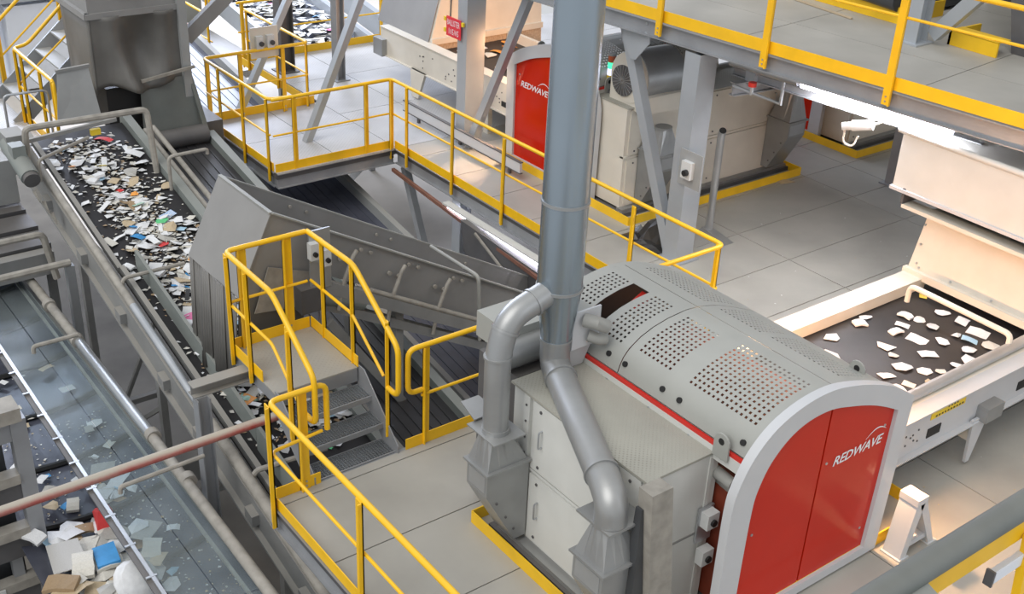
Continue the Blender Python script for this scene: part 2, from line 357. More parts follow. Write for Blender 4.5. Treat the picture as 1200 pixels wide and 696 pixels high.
MB().sheet([(-10.62, 9.93, 2.98), (-10.62, 9.93, 2.62), (-10.45, 9.93, 2.42), (-10.36, 9.93, 2.42), (-10.14, 9.93, 2.68), (-10.14, 9.93, 2.98)], 0.012).build('plate', 'column', g)
for x, z in ((-10.56, 2.92), (-10.56, 2.8), (-10.2, 2.92), (-10.2, 2.8)): MB().cyl((x, 9.90, z), (x, 9.93, z), 0.02, 6).build('bolt', 'galv', g)

# ------------------------------------------------------------------ guard railings
Y0 = 9.0
railing('long yellow guard rail along the walkway with its turned end by the grey column', (-11, Y0, 0),
        [[(-14.66, 7.0, 1.1), (-14.66, Y0, 1.1), (-7.82, Y0 + 0.12, 1.1), (-7.82, 8.0, 1.1), (-7.82, 7.4, 1.1)]],
        [[(-14.66, 7.0, 0.56), (-14.66, Y0, 0.56), (-7.82, Y0 + 0.12, 0.56), (-7.82, 7.4, 0.56)]],
        [(-14.62, Y0 - 0.03, -0.16, 1.1, 'x'), (-14.66, 7.35, -0.16, 1.1, 'x'), (-14.66, 8.55, -0.16, 1.1, 'x')] + [(x, Y0 - 0.02, -0.16, 1.1, 'y') for x in (-14.2, -12.98, -11.75, -10.45, -9.15)] + [(-7.86, 9.08, -0.16, 1.1, 'y'), (-7.84, 8.0, -0.1, 1.1, 'x')],
        [((-14.64, 7.0, 0), (-14.64, Y0, 0), 0.13), ((-14.6, Y0 + 0.02, 0), (-8.9, Y0 + 0.02, 0), 0.13)])
railing('yellow guard rail on the left edge of the far platform', (-16, 7.0, 0),
        [[(-14.66, 7.38, 1.1), (-14.72, 6.98, 1.1), (-16.95, 6.98, 1.1), (-16.95, 8.8, 1.1), (-19.3, 8.8, 1.1)]],
        [[(-14.72, 6.98, 0.56), (-16.95, 6.98, 0.56), (-16.95, 8.8, 0.56), (-19.3, 8.8, 0.56)]],
        [(x, 6.97, -0.16, 1.1, 'y') for x in (-14.78, -15.6, -16.4)] + [(-16.92, 7.02, -0.16, 1.1, 'x'), (-16.97, 7.6, 0, 1.1, 'x'), (-16.97, 8.35, 0, 1.1, 'x'), (-17.02, 8.8, 0, 1.1, 'y'), (-18.1, 8.8, 0, 1.1, 'y'), (-19.25, 8.8, 0, 1.1, 'y')],
        [((-14.7, 7.0, 0), (-17.1, 7.0, 0), 0.13), ((-17.08, 7.0, 0), (-17.08, 8.95, 0), 0.14), ((-17.1, 8.83, 0), (-19.6, 8.83, 0), 0.14)])
railing('yellow guard rail in front of the paper-covered conveyor', (-19.7, 10.5, 0),
        [[(-19.75, 8.85, 1.1), (-19.75, 13.5, 1.1)]], [[(-19.75, 8.85, 0.56), (-19.75, 13.5, 0.56)]],
        [(-19.76, y, -0.1, 1.1, 'x') for y in (8.95, 9.9, 10.9, 11.9, 12.9)], [((-19.75, 8.85, 0), (-19.75, 13.5, 0), 0.14)])
ur_ = railing('yellow guard rail along the upper platform edge', (-6, 9.9, 3.0),
        [[(-13.6, 9.93, 4.1), (1, 9.93, 4.1)]], [[(-13.6, 9.93, 3.76), (1, 9.93, 3.76)]],
        [(x, 9.92, 2.84, 4.1, 'y') for x in (-13.0, -11.5, -9.96, -8.42, -6.86, -5.30, -3.7)], [((-13.6, 9.96, 3.0), (1, 9.96, 3.0), 0.14)], postw=0.10)
railing('yellow guard rail along the near platform edge above the left conveyor', (-6, 3.48, 0),
        [[(-7.72, 4.05, 0.62), (-7.72, 4.05, 1.1), (-7.72, 3.5, 1.1), (-1.5, 3.5, 1.1)]],
        [[(-7.72, 4.0, 0.62), (-7.72, 3.5, 0.58), (-1.5, 3.5, 0.58)]],
        [(-7.68, 3.47, -0.18, 1.1, 'y'), (-6.15, 3.47, -0.18, 1.1, 'y'), (-4.6, 3.47, -0.18, 1.1, 'y'), (-7.78, 3.84, 0.0, 1.08, 'x')],
        [((-7.7, 3.5, 0), (-1.5, 3.5, 0), 0.12), ((-7.79, 3.55, 0), (-7.79, 4.0, 0), 0.12)], postw=0.095)
railing('short yellow guard rail beside the steps behind the ducts', (-7.8, 5.5, 0),
        [[(-7.8, 5.15, 0.62), (-7.8, 4.95, 0.62), (-7.8, 4.95, 1.1), (-7.8, 7.3, 1.1)]], [[(-7.8, 5.1, 0.56), (-7.8, 7.3, 0.56)]],
        [(-7.8, 5.15, 0, 1.08, 'x'), (-7.8, 6.9, 0, 1.08, 'x')], [((-7.79, 4.92, 0), (-7.79, 7.3, 0), 0.12)])

# ------------------------------------------------------------------ raised landing with three grating steps
lt = thing('access_steps', 'small grey landing with three grating steps down to the platform', 'stairs', (-8.6, 4.4, -0.1))
MB().box(-9.46, -8.5, 3.93, 4.81, 0.585, 0.60).build('landing_plate', 'deck', lt)
for y in (3.98, 4.78): MB().box(-9.46, -8.5, y-0.03, y+0.03, 0.44, 0.585).build('landing_beam', 'steel_beam', lt)
for x in (-9.43, -8.53): MB().box(x-0.03, x+0.03, 4.01, 4.75, 0.44, 0.585).build('landing_beam', 'steel_beam', lt)
for y in (3.945, 4.835):
    MB().sheet([(-8.52, y, 0.62), (-8.52, y, 0.38), (-7.98, y, -0.05), (-7.78, y, -0.05), (-7.78, y, 0.08), (-8.40, y, 0.62)], 0.012).build('stringer', 'steel_beam', lt)
for k, (x, z) in enumerate(((-8.25, 0.40), (-8.04, 0.20), (-7.82, 0.005))):
    tr = MB().box(x-0.012, x, 3.955, 4.825, z-0.055, z).box(x-0.262, x-0.25, 3.955, 4.825, z-0.04, z).build('tread', 'steel_beam', lt)
    gr = MB()
    for i in range(30): yy = 3.97 + i * 0.0293; gr.box(x-0.25, x-0.012, yy-0.002, yy+0.002, z-0.03, z-0.004)
    for i in range(9): xx = x - 0.24 + i * 0.0275; gr.box(xx-0.002, xx+0.002, 3.955, 4.825, z-0.028, z-0.004)
    gr.build('grating', 'galv', tr)
railing('yellow stair rail round the raised landing on its conveyor side', (-9, 3.95, 0.6),
        [[(-9.42, 4.78, 1.7), (-9.42, 3.93, 1.7), (-8.45, 3.93, 1.7), (-7.70, 3.93, 1.2), (-7.70, 3.93, 0.72), (-7.95, 3.93, 0.72)]],
        [[(-9.42, 4.78, 1.15), (-9.42, 3.93, 1.15), (-8.50, 3.93, 1.15), (-7.95, 3.93, 0.72)]],
        [(-9.38, 3.92, 0.50, 1.68, 'y'), (-8.98, 3.92, 0.50, 1.68, 'y'), (-8.15, 3.92, 0.28, 1.48, 'y'), (-9.44, 4.1, 0.60, 1.7, 'x'), (-9.44, 4.58, 0.6, 1.7, 'x')],
        [((-9.45, 3.93, 0.6), (-8.75, 3.93, 0.6), 0.12), ((-9.45, 3.93, 0.6), (-9.45, 4.8, 0.6), 0.12)], postw=0.10)
railing('yellow stair rail round the raised landing on its sorter side', (-9, 4.82, 0.6),
        [[(-9.42, 4.80, 1.7), (-8.55, 4.82, 1.7), (-7.76, 4.82, 1.18), (-7.76, 4.82, 0.66), (-7.95, 4.82, 0.66)]],
        [[(-9.42, 4.82, 1.15), (-8.6, 4.82, 1.15), (-8.02, 4.82, 0.75)]],
        [(-9.2, 4.84, 0.6, 1.7, 'y'), (-8.62, 4.84, 0.6, 1.7, 'y'), (-7.98, 4.84, 0.10, 1.36, 'y')],
        [((-9.45, 4.82, 0.6), (-8.5, 4.82, 0.6), 0.12)], postw=0.065)
lb = thing('landing_support', 'grey H-beam bracket and post under the landing beside the left conveyor', 'beam', (-9.0, 3.43, GZ))
MB().hcol((-9.13, 3.36, 0.50), (-9.13, 4.05, 0.50), 0.14, 0.12, 0.012, up=(0,0,1)).build('bracket', 'dusty_grey', lb)
MB().hcol((-9.05, 3.43, GZ), (-9.05, 3.43, 0.44), 0.13, 0.13, 0.012, up=(0,1,0)).build('post', 'steel_beam', lb)

def swing(o, ang=math.radians(6.3), piv=V((-9.42, 10.0, 0))):
    """turn a finished top-level object about the tall column (the upper platform is not quite parallel to the hall)"""
    m_ = Matrix.Translation(piv) @ Matrix.Rotation(ang, 4, 'Z') @ Matrix.Translation(-piv)
    o.location = m_ @ o.location; o.rotation_euler.z += ang
for o in (upf, ub_, ur_): swing(o)
# ------------------------------------------------------------------ conveyors
mat('belt_skylit', (0.075, 0.08, 0.105), 0.26, vary=0.25, scale=2.5)  # bluish base colour carries the skylight reflection on these belts
mat('belt_rib', (0.030, 0.031, 0.036), 0.36, vary=0.3, scale=3, dust=0.05)
def f1(x): return 0.8 - 0.2126 * (x + 15.27)
def f4(x): return 0.24 - 0.180 * (x + 15.4)
def f5(x): return -0.72 - 0.160 * (x + 15.88)
def f2(x): return -1.0
def slab(x0, x1, y0, y1, f, d0, d1):
    return [(x0,y0,f(x0)+d0),(x1,y0,f(x1)+d0),(x1,y1,f(x1)+d0),(x0,y1,f(x0)+d0),(x0,y0,f(x0)+d1),(x1,y0,f(x1)+d1),(x1,y1,f(x1)+d1),(x0,y1,f(x0)+d1)]
def P1(x, y, d, f=f1): return (x, y, f(x) + d)

# debris belt under the chute
c1 = thing('belt_conveyor', 'long sloping conveyor carrying scattered paper past the raised landing', 'conveyor', (-10, 4.5, GZ))
MB().hexa(slab(-15.5, -3.6, 3.86, 5.12, f1, -0.03, 0)).build('belt', 'belt', c1)
MB().hexa(slab(-15.6, -3.6, 3.70, 3.72, f1, -0.34, 0.06)).hexa(slab(-15.6, -3.6, 3.64, 3.70, f1, -0.34, -0.31)).hexa(slab(-15.6, -3.6, 3.66, 3.74, f1, 0.06, 0.075)).build('side_frame', 'dusty_grey', c1)
MB().hexa(slab(-15.6, -3.6, 5.13, 5.25, f1, -0.30, 0.10)).build('side_frame', 'greengrey', c1)
MB().tube([P1(-15.3, 3.71, 0.14), P1(-11.6, 3.71, 0.14)], 0.045).build('edge_tube', 'pipe_dust', c1, True)
MB().tube([P1(-11.6, 3.71, 0.14), P1(-9.6, 3.71, 0.14)], 0.046).build('edge_tube', 'galv', c1, True)
MB().tube([P1(-9.6, 3.71, 0.14), P1(-4, 3.71, 0.14)], 0.06).build('edge_tube', 'pipe_dust', c1, True)
MB().hexa(slab(-15.6, -12.4, 3.84, 3.90, f1, 0.0, 0.07)).build('belt_rail', 'dusty_grey', c1)
MB().hexa(slab(-12.4, -9.3, 4.06, 4.10, f1, 0.0, 0.24)).build('skirt_plate', 'greengrey', c1)
MB().hexa(slab(-9.2, -7.9, 4.02, 4.06, f1, 0.0, 0.30)).build('skirt_plate', 'greengrey', c1)
MB().hexa(slab(-12.4, -4, 3.86, 3.92, f1, 0.0, 0.09)).build('belt_rail', 'dusty_grey', c1)
for x in (-14.4, -13.2, -12.0, -10.8, -9.9, -8.7, -7.6):
    MB().hexa(slab(x, x + 0.16, 3.62, 3.70, f1, -0.24, -0.12)).build('roller_bracket', 'dusty_grey', c1)
for x in (-13.6, -11.2, -8.2):
    for y in (3.78, 5.2): MB().box(x-0.05, x+0.05, y-0.04, y+0.04, GZ, f1(x)-0.3).build('leg', 'dusty_grey', c1)
    MB().bar((x, 3.78, GZ+0.3), (x, 5.2, f1(x)-0.5), 0.05, 0.05).build('cross_brace', 'dusty_grey', c1)
    MB().bar((x, 5.2, GZ+0.3), (x, 3.78, f1(x)-0.5), 0.05, 0.05).build('cross_brace', 'dusty_grey', c1)
    MB().bar((x, 3.7, GZ+0.9), (x, 5.2, GZ+0.9), 0.08, 0.08).build('cross_bar', 'dusty_grey', c1)
MB().bar((-13.6, 3.78, -1.6), (-11.2, 3.78, -2.4), 0.07, 0.10).build('side_brace', 'dusty_grey', c1)
MB().bar((-13.6, 3.78, -2.9), (-11.2, 3.78, -1.0), 0.05, 0.05).build('side_brace', 'dusty_grey', c1)
MB().bar((-11.6, 3.3, -2.1), (-11.0, 5.6, -2.1), 0.22, 0.30).build('floor_beam', 'dusty_grey', c1)
for y, d, r in ((5.33, 0.0, 0.045), (5.45, 0.03, 0.035)):
    MB().tube([P1(-15.2, y, d), P1(-11.4, y, d)], r).build('edge_tube', 'pipe_dust', c1, True)
def bentbar(label, pts, r=0.022, m_='pipe_dust', name='guard_tube'):
    return MB().tube(fillet(pts, 0.08), r, 8).build(name, m_, smooth=True, label=label, cat='tube')
bentbar('dusty tube hoop over the far end of the paper conveyor', [(-14.55, 3.55, 0.70), (-14.4, 3.55, 1.40), (-14.35, 5.08, 1.40), (-14.2, 5.08, 0.5)], 0.042)
bentbar('thin dusty bar reaching over the far end of the paper belt', [(-14.3, 3.62, 0.72), (-14.3, 3.62, 1.0), (-14.72, 4.40, 1.02)], 0.022)
bentbar('thin dusty bar reaching over the empty ribbed belt', [(-13.66, 5.05, 0.52), (-13.66, 5.05, 0.98), (-13.62, 5.56, 1.0), (-13.62, 5.56, 0.93)], 0.024)
bentbar('thin dusty bar over the paper belt beside the grey hood', [(-12.0, 3.74, 0.20), (-12.0, 3.76, 0.32), (-12.0, 4.50, 0.32)], 0.024)
bentbar('thin dusty bar below the raised landing over the belt', [(-8.75, 3.74, -0.50), (-8.75, 3.78, -0.38), (-8.6, 4.5, -0.30)], 0.028)
mo = thing('gear_motor', 'dusty blue-grey gear motor hanging on the paper conveyor side', 'motor', (-14.2, 3.4, 0.7))
MB().cyl((-14.75, 3.42, 1.12), (-14.05, 3.44, 0.90), 0.115, 16).build('motor_body', 'greengrey', mo, True)
MB().cyl((-14.05, 3.44, 0.90), (-13.98, 3.44, 0.88), 0.10, 16).build('fan_cover', 'dark_steel', mo, True)
MB().box(-14.95, -14.6, 3.36, 3.60, 0.95, 1.25).build('gearbox', 'dusty_grey', mo)
MB().box(-14.5, -14.3, 3.34, 3.5, 1.08, 1.22).build('terminal_box', 'greengrey', mo)
sc = MB()
for i, (x, y, z) in enumerate(((-14.0, 3.42, 0.74), (-13.95, 3.5, 0.6), (-13.9, 3.56, 0.45))): sc.sheet([(x, y, z), (x+0.10, y+0.02, z+0.05), (x+0.12, y+0.04, z-0.10), (x+0.02, y+0.06, z-0.16)], 0.004)
sc.build('hanging_rag', 'pipe_dust', label='dusty shred of film hanging below the gear motor', cat='rag', kind='stuff')

# empty ribbed belt (second lane) and the wide bare belt (third lane)
c4 = thing('belt_conveyor', 'empty dark ribbed conveyor between the paper belt and far platform', 'conveyor', (-11, 6.3, GZ))
MB().hexa(slab(-15.6, -6.5, 5.58, 6.42, f4, -0.03, 0)).build('belt', 'belt_rib', c4)
for k in range(6): MB().hexa(slab(-15.6, -6.5, 5.66 + k*0.13, 5.685 + k*0.13, f4, 0, 0.012)).build('belt_rib', 'belt_rib', c4)
MB().hexa(slab(-15.7, -6.5, 6.42, 6.54, f4, -0.3, 0.12)).build('side_frame', 'greengrey', c4)
MB().hexa(slab(-15.7, -6.5, 5.52, 5.58, f4, -0.3, 0.05)).build('side_frame', 'dusty_grey', c4)
MB().cyl((-15.65, 5.60, f4(-15.65)+0.13), (-15.65, 6.40, f4(-15.65)+0.13), 0.14, 18).build('tail_drum', 'dark_steel', c4, True)
for x in (-13, -9.5):
    for y in (5.55, 6.48): MB().box(x-0.05, x+0.05, y-0.04, y+0.04, GZ, f4(x)-0.3).build('leg', 'dusty_grey', c4)
c5 = thing('belt_conveyor', 'wide bare conveyor belt passing under the far platform', 'conveyor', (-15, 8, GZ))
MB().hexa(slab(-25, -7, 7.35, 8.52, f5, -0.03, 0)).build('belt', 'belt_skylit', c5)
for k in range(7): MB().hexa(slab(-25, -7, 7.50 + k*0.15, 7.515 + k*0.15, f5, 0, 0.010)).build('belt_rib', 'belt_skylit', c5)
MB().hexa(slab(-25, -7, 8.52, 8.62, f5, -0.28, 0.16)).build('side_frame', 'plate_grey', c5)
MB().hexa(slab(-25, -7, 7.27, 7.35, f5, -0.28, 0.10)).build('side_frame', 'dusty_grey', c5)
for x in (-21, -13.2, -10):
    for y in (7.5, 8.57): MB().box(x-0.05, x+0.05, y-0.04, y+0.04, GZ, f5(x)-0.28).build('leg', 'dusty_grey', c5)

# steep cross conveyor with its grey discharge hood
TH = math.radians(29.22)
def z3(y): return 1.84 - math.tan(TH) * (y - 4.56)
c3 = thing('cross_conveyor', 'steep grey cross conveyor with boxed discharge hood beside the landing', 'conveyor', (-10.2, 6, GZ))
for x in (-9.70, -10.80):
    MB().sheet([(x, 4.56, 1.84), (x, 9.3, z3(9.3)), (x, 9.3, z3(9.3)-0.52), (x, 5.05, z3(5.05)-0.52), (x, 4.40, 0.98), (x, 4.15, 0.98)], 0.012).build('side_wall', 'grey_paint', c3)
MB().hexa([(-10.78, 4.5, z3(4.5)-0.32), (-9.71, 4.5, z3(4.5)-0.32), (-9.71, 9.3, z3(9.3)-0.32), (-10.78, 9.3, z3(9.3)-0.32), (-10.78, 4.5, z3(4.5)-0.29), (-9.71, 4.5, z3(4.5)-0.29), (-9.71, 9.3, z3(9.3)-0.29), (-10.78, 9.3, z3(9.3)-0.29)]).build('belt', 'belt', c3)
MB().sheet([(-9.68, 4.56, 1.845), (-10.82, 4.53, 1.845), (-10.82, 4.12, 1.02), (-9.68, 4.16, 1.00)], 0.014).build('hood_front', 'grey_paint', c3)
MB().bar((-9.685, 4.56, 1.85), (-9.685, 9.3, z3(9.3)), 0.05, 0.018).build('top_lip', 'hose', c3)
MB().bar((-10.81, 4.53, 1.85), (-10.81, 9.3, z3(9.3)), 0.03, 0.018).build('top_lip', 'hose', c3)
MB().bar((-9.68, 4.55, 1.85), (-10.82, 4.53, 1.85), 0.04, 0.02).build('top_lip', 'hose', c3)
cu = MB()   # rubber curtain with vertical waves
n = 26
pts = []
for i in range(n + 1):
    t_ = i / n; x = -10.82 + t_ * 1.14; pts.append((x, 4.13 - 0.02 + 0.025 * math.sin(t_ * 19) * (1 if 0.2 < t_ else 0.3)))
for i in range(n):
    (x0_, y0_), (x1_, y1_) = pts[i], pts[i+1]
    zb0 = -0.30 + 0.42 * (i / n); zb1 = -0.30 + 0.42 * ((i + 1) / n)
    cu.add([(x0_, 4.13, 1.02), (x1_, 4.13, 1.02), (x1_, y1_ - 0.04, zb1), (x0_, y0_ - 0.04, zb0)], [(0, 1, 2, 3)])
cuo = cu.build('rubber_curtain', 'rubber', c3, True)
cuo.modifiers.new('thick', 'SOLIDIFY').thickness = 0.012
MB().sheet([(-9.695, 4.16, 1.0), (-9.695, 5.0, 1.0), (-9.695, 4.85, 0.55), (-9.695, 4.6, 0.15), (-9.695, 4.08, 0.12)], 0.012).build('curtain_side', 'rubber', c3)
MB().sheet([(-9.66, 4.48, 1.28), (-9.66, 4.95, 1.10), (-9.66, 4.95, 0.72), (-9.66, 4.30, 0.80)], 0.01).build('inspection_plate', 'pipe_dust', c3)
# lower frame and rods
MB().bar((-9.60, 5.0, z3(5.0)-0.62), (-9.60, 9.2, z3(9.2)-0.62), 0.10, 0.13).build('lower_frame', 'dusty_grey', c3)
MB().bar((-10.70, 5.0, z3(5.0)-0.62), (-10.70, 9.2, z3(9.2)-0.62), 0.10, 0.13).build('lower_frame', 'dusty_grey', c3)
MB().bar((-9.66, 4.9, z3(4.9)-0.86), (-9.66, 9.2, z3(9.2)-0.86), 0.12, 0.10).build('lower_frame', 'dusty_grey', c3)
MB().tube([(-9.58, 5.6, z3(5.6)-0.52), (-9.58, 8.6, z3(8.6)-0.52)], 0.03).build('cable_conduit', 'pipe_dust', c3, True)
for y in (5.35, 5.95, 6.55):
    MB().tube([(-9.62, y+0.12, z3(y+0.12)-0.10), (-9.60, y+0.06, z3(y)-0.22), (-9.58, y-0.05, z3(y)-0.44), (-9.57, y-0.12, z3(y)-0.66), (-9.57, y-0.14, z3(y)-0.78)], 0.022, 8).build('hose', 'pipe_dust', c3, True)
    for dy in (-0.05, 0.07): MB().cyl((-9.69, y+dy, z3(y+dy)-0.27), (-9.66, y+dy, z3(y+dy)-0.27), 0.025, 8).build('bolt', 'pipe_dust', c3)
    for dy in (-0.05, 0.07): MB().cyl((-9.69, y+dy+0.25, z3(y+dy+0.25)-0.09), (-9.66, y+dy+0.25, z3(y+dy+0.25)-0.09), 0.02, 8).build('bolt', 'pipe_dust', c3)
for y in (5.3, 5.5, 6.4, 6.6, 7.5, 7.7): MB().cyl((-10.79, y, z3(y)-0.10), (-10.77, y, z3(y)-0.10), 0.018, 8).build('bolt', 'pipe_dust', c3)
MB().cyl((-9.68, 4.95, 0.86), (-9.68, 5.55, 0.60), 0.13, 16).build('motor_body', 'greengrey', c3, True)
MB().box(-9.68, -9.5, 4.75, 5.0, 0.72, 1.0).build('gearbox', 'dark_steel', c3)
for y in (6.0, 8.3):
    for x in (-9.68, -10.75): MB().box(x-0.05, x+0.05, y-0.05, y+0.05, GZ, z3(y)-0.6).build('leg', 'dusty_grey', c3)
MB().bar((-9.6, 5.1, 0.5), (-9.6, 6.4, -1.4), 0.08, 0.10).build('support_brace', 'dusty_grey', c3)
bentbar('bent grey tube standing on the cross conveyor side wall', [(-10.6, 7.05, z3(7.05)+0.02), (-9.6, 7.05, z3(7.05)+0.05), (-9.58, 7.08, -0.35)], 0.022, 'hose')
sw = thing('switch_panel', 'galvanised switch plate with two white switches beside the landing rail', 'switch', (-9.55, 5.05, 0.9))
MB().box(-9.56, -9.54, 4.88, 5.12, 0.95, 1.62).build('back_plate', 'galv', sw)
for y, z in ((4.90, 1.42), (5.04, 1.32)): MB().box(-9.54, -9.46, y-0.045, y+0.045, z-0.09, z+0.09).build('switch_box', 'switch_white', sw); MB().cyl((-9.46, y, z-0.02), (-9.43, y, z-0.02), 0.026, 10).build('switch_knob', 'black', sw)
MB().box(-9.6, -9.55, 4.98, 5.02, 0.3, 0.95).build('panel_post', 'galv', sw)
# dark bent sheet chute below the walkway
ch = thing('drop_chute', 'dark sheet-metal chute hanging under the walkway', 'chute', (-11.6, 8.8, -1.2))
MB().hexa([(-12.3, 8.75, -0.75), (-10.2, 8.75, -1.6), (-10.2, 8.95, -1.6), (-12.3, 8.95, -0.75), (-12.4, 8.75, -0.30), (-10.2, 8.75, -0.38), (-10.2, 8.95, -0.38), (-12.4, 8.95, -0.30)]).build('body', 'dark_steel', ch)
MB().bar((-12.0, 8.72, -0.34), (-10.4, 8.72, -1.0), 0.03, 0.03).build('edge_strip', 'pipe_dust', ch)
# fluorescent fitting under the walkway + rusty angle
fl = thing('tube_lamp', 'white tube lamp fixed below the walkway edge', 'lamp', (-11.8, 8.9, -0.3))
MB().box(-13.0, -10.4, 8.84, 8.96, -0.30, -0.27).build('housing', 'white_paint', fl)
MB().cyl((-12.9, 8.88, -0.325), (-10.45, 8.88, -0.325), 0.022, 10).build('tube', 'tube_light', fl, True)
MB().bar((-14.5, 8.92, -0.30), (-10.4, 8.72, -0.42), 0.05, 0.05).build('conduit', 'rust', label='rusty brown angle iron along the walkway lamp', cat='beam')

# ------------------------------------------------------------------ covered conveyor at the far left
c2 = thing('belt_conveyor', 'left conveyor with cleated belt under clear plastic covers', 'conveyor', (-11, 2.6, GZ))
bm_ = MB(); ns = 12
def trough(y): return -1.0 + 0.12 * ((y - 2.5) / 0.8) ** 2
ys = [1.7 + 1.6 * i / ns for i in range(ns + 1)]
for i in range(ns):
    bm_.hexa([(-22, ys[i], trough(ys[i])-0.02), (-3.5, ys[i], trough(ys[i])-0.02), (-3.5, ys[i+1], trough(ys[i+1])-0.02), (-22, ys[i+1], trough(ys[i+1])-0.02), (-22, ys[i], trough(ys[i])), (-3.5, ys[i], trough(ys[i])), (-3.5, ys[i+1], trough(ys[i+1])), (-22, ys[i+1], trough(ys[i+1]))])
bm_.build('belt', 'belt_skylit', c2, True)
for k in range(15):
    x = -19.9 + 1.02 * k; cl = MB()
    yy = [1.8 + 1.4 * i / 10 for i in range(11)]
    cl.tube([(x, y, trough(y) + 0.03) for y in yy], 0.035, 6)
    cl.build('cleat', 'black', c2, True)
MB().tube([(-20, 3.24, -0.50), (-12.3, 3.24, -0.48)], 0.055, 12).build('cover_tube', 'pipe_dust', c2, True)
MB().tube([(-12.3, 3.24, -0.48), (-10.0, 3.22, -0.48)], 0.055, 12).build('cover_tube', 'galv', c2, True)
MB().tube([(-10.0, 3.22, -0.48), (-4, 3.12, -0.48)], 0.055, 12).build('cover_tube', 'pipe_dust', c2, True)
for x in (-12.3, -10.0, -9.1, -13.3): MB().cyl((x - 0.05, 3.235, -0.48), (x + 0.05, 3.23, -0.48), 0.078, 12).build('tube_clamp', 'pipe_dust', c2, True)
MB().bar((-20, 3.17, -0.60), (-4, 3.05, -0.60), 0.03, 0.03).build('cover_edge', 'pipe_dust', c2)
MB().bar((-14.5, 2.47, -0.50), (-6.2, 2.42, -0.50), 0.035, 0.02).build('cover_strip', 'galv', c2)
MB().bar((-14.5, 2.43, -0.52), (-6.2, 2.38, -0.52), 0.05, 0.02).build('cover_strip', 'dark_steel', c2)
for i in range(16):
    x = -14 + i * 0.5; MB().box(x - 0.012, x + 0.012, 2.37, 2.47, -0.505, -0.488).build('cover_clip', 'galv', c2)
xs_ = [-14.5, -12.0, -9.6, -7.4, -5.0]
for i in range(4):
    for (ya, yb, za, zb) in ((2.46, 2.82, -0.50, -0.53), (2.83, 3.18, -0.53, -0.56)):
        g_ = 0.006
        MB().hexa([(xs_[i]+g_, ya, za-0.006), (xs_[i+1]-g_, ya, za-0.006), (xs_[i+1]-g_, yb, zb-0.006), (xs_[i]+g_, yb, zb-0.006), (xs_[i]+g_, ya, za), (xs_[i+1]-g_, ya, za), (xs_[i+1]-g_, yb, zb), (xs_[i]+g_, yb, zb)]).build('clear_cover', 'plexi', c2)
MB().box(-22, -4, 3.30, 3.35, -1.2, -0.85).build('side_frame', 'dusty_grey', c2)
for x in (-16, -12.6, -9.6): MB().box(x-0.05, x+0.05, 3.28, 3.37, GZ, -1.2).build('leg', 'steel_beam', c2); MB().box(x-0.05, x+0.05, 1.6, 1.7, GZ, -1.0).build('leg', 'steel_beam', c2)
MB().box(-13.02, -12.92, 3.40, 3.50, -2.2, 0.16).build('cover_post', 'galv', c2)
bentbar('thick dusty tube crossing to the left conveyor post', [(-12.95, 2.0, 0.20), (-12.95, 3.46, 0.20)], 0.045)
bentbar('bent dusty tube above the left conveyor head', [(-13.85, 2.2, 0.22), (-13.85, 3.42, 0.22), (-13.80, 3.50, -0.4)], 0.045)
bentbar('short dusty bar over the clear covers', [(-11.55, 2.57, -0.06), (-11.55, 2.57, 0.02), (-11.55, 3.05, 0.02)], 0.025)
bentbar('thin dusty bar from the tall support post over the clear covers', [(-8.92, 2.52, -0.22), (-8.92, 2.52, -0.15), (-8.95, 3.36, -0.15)], 0.022)
MB().tube([(-8.55, 0.9, 0.30), (-8.55, 4.05, 0.32)], 0.045, 14).build('fire_pipe', 'red_pipe', smooth=True, label='long red pipe covered with dust crossing above the clear covers', cat='pipe')
# dark stepped guards and plates left of the paper conveyor
dg = thing('machine_guard', 'dark stepped sheet guards left of the paper conveyor', 'guard', (-16, 3, GZ))
for i, (x0_, x1_, z_) in enumerate(((-16.6, -15.62, 0.08), (-15.6, -15.12, 0.02), (-15.10, -14.62, -0.02), (-14.60, -14.12, -0.06))):
    MB().box(x0_, x1_ - 0.02, 1.6, 3.58, z_ - 0.4, z_).build('guard_plate', 'dark_steel' if i else 'dark_paint', dg)
MB().box(-14.12, -13.95, 1.6, 3.55, -0.4, -0.10).build('guard_beam', 'dusty_grey', dg)
MB().box(-14.3, -14.2, 3.5, 3.6, GZ, -0.4).build('post', 'dusty_grey', dg); MB().box(-17.3, -17.2, 2, 2.1, GZ, -0.4).build('post', 'dusty_grey', dg)
MB().hexa([(-16.6, 1.8, 0.10), (-15.9, 1.8, 0.10), (-15.9, 3.62, 0.10), (-16.6, 3.62, 0.10), (-17.0, 1.8, 0.70), (-16.3, 1.8, 0.70), (-16.3, 3.62, 0.70), (-17.0, 3.62, 0.70)]).box(-19.5, -15.35, 1.6, 3.58, 0.62, 0.66).box(-15.37, -15.35, 1.6, 3.58, 0.05, 0.62).build('side_plate', 'plate_grey', dg)
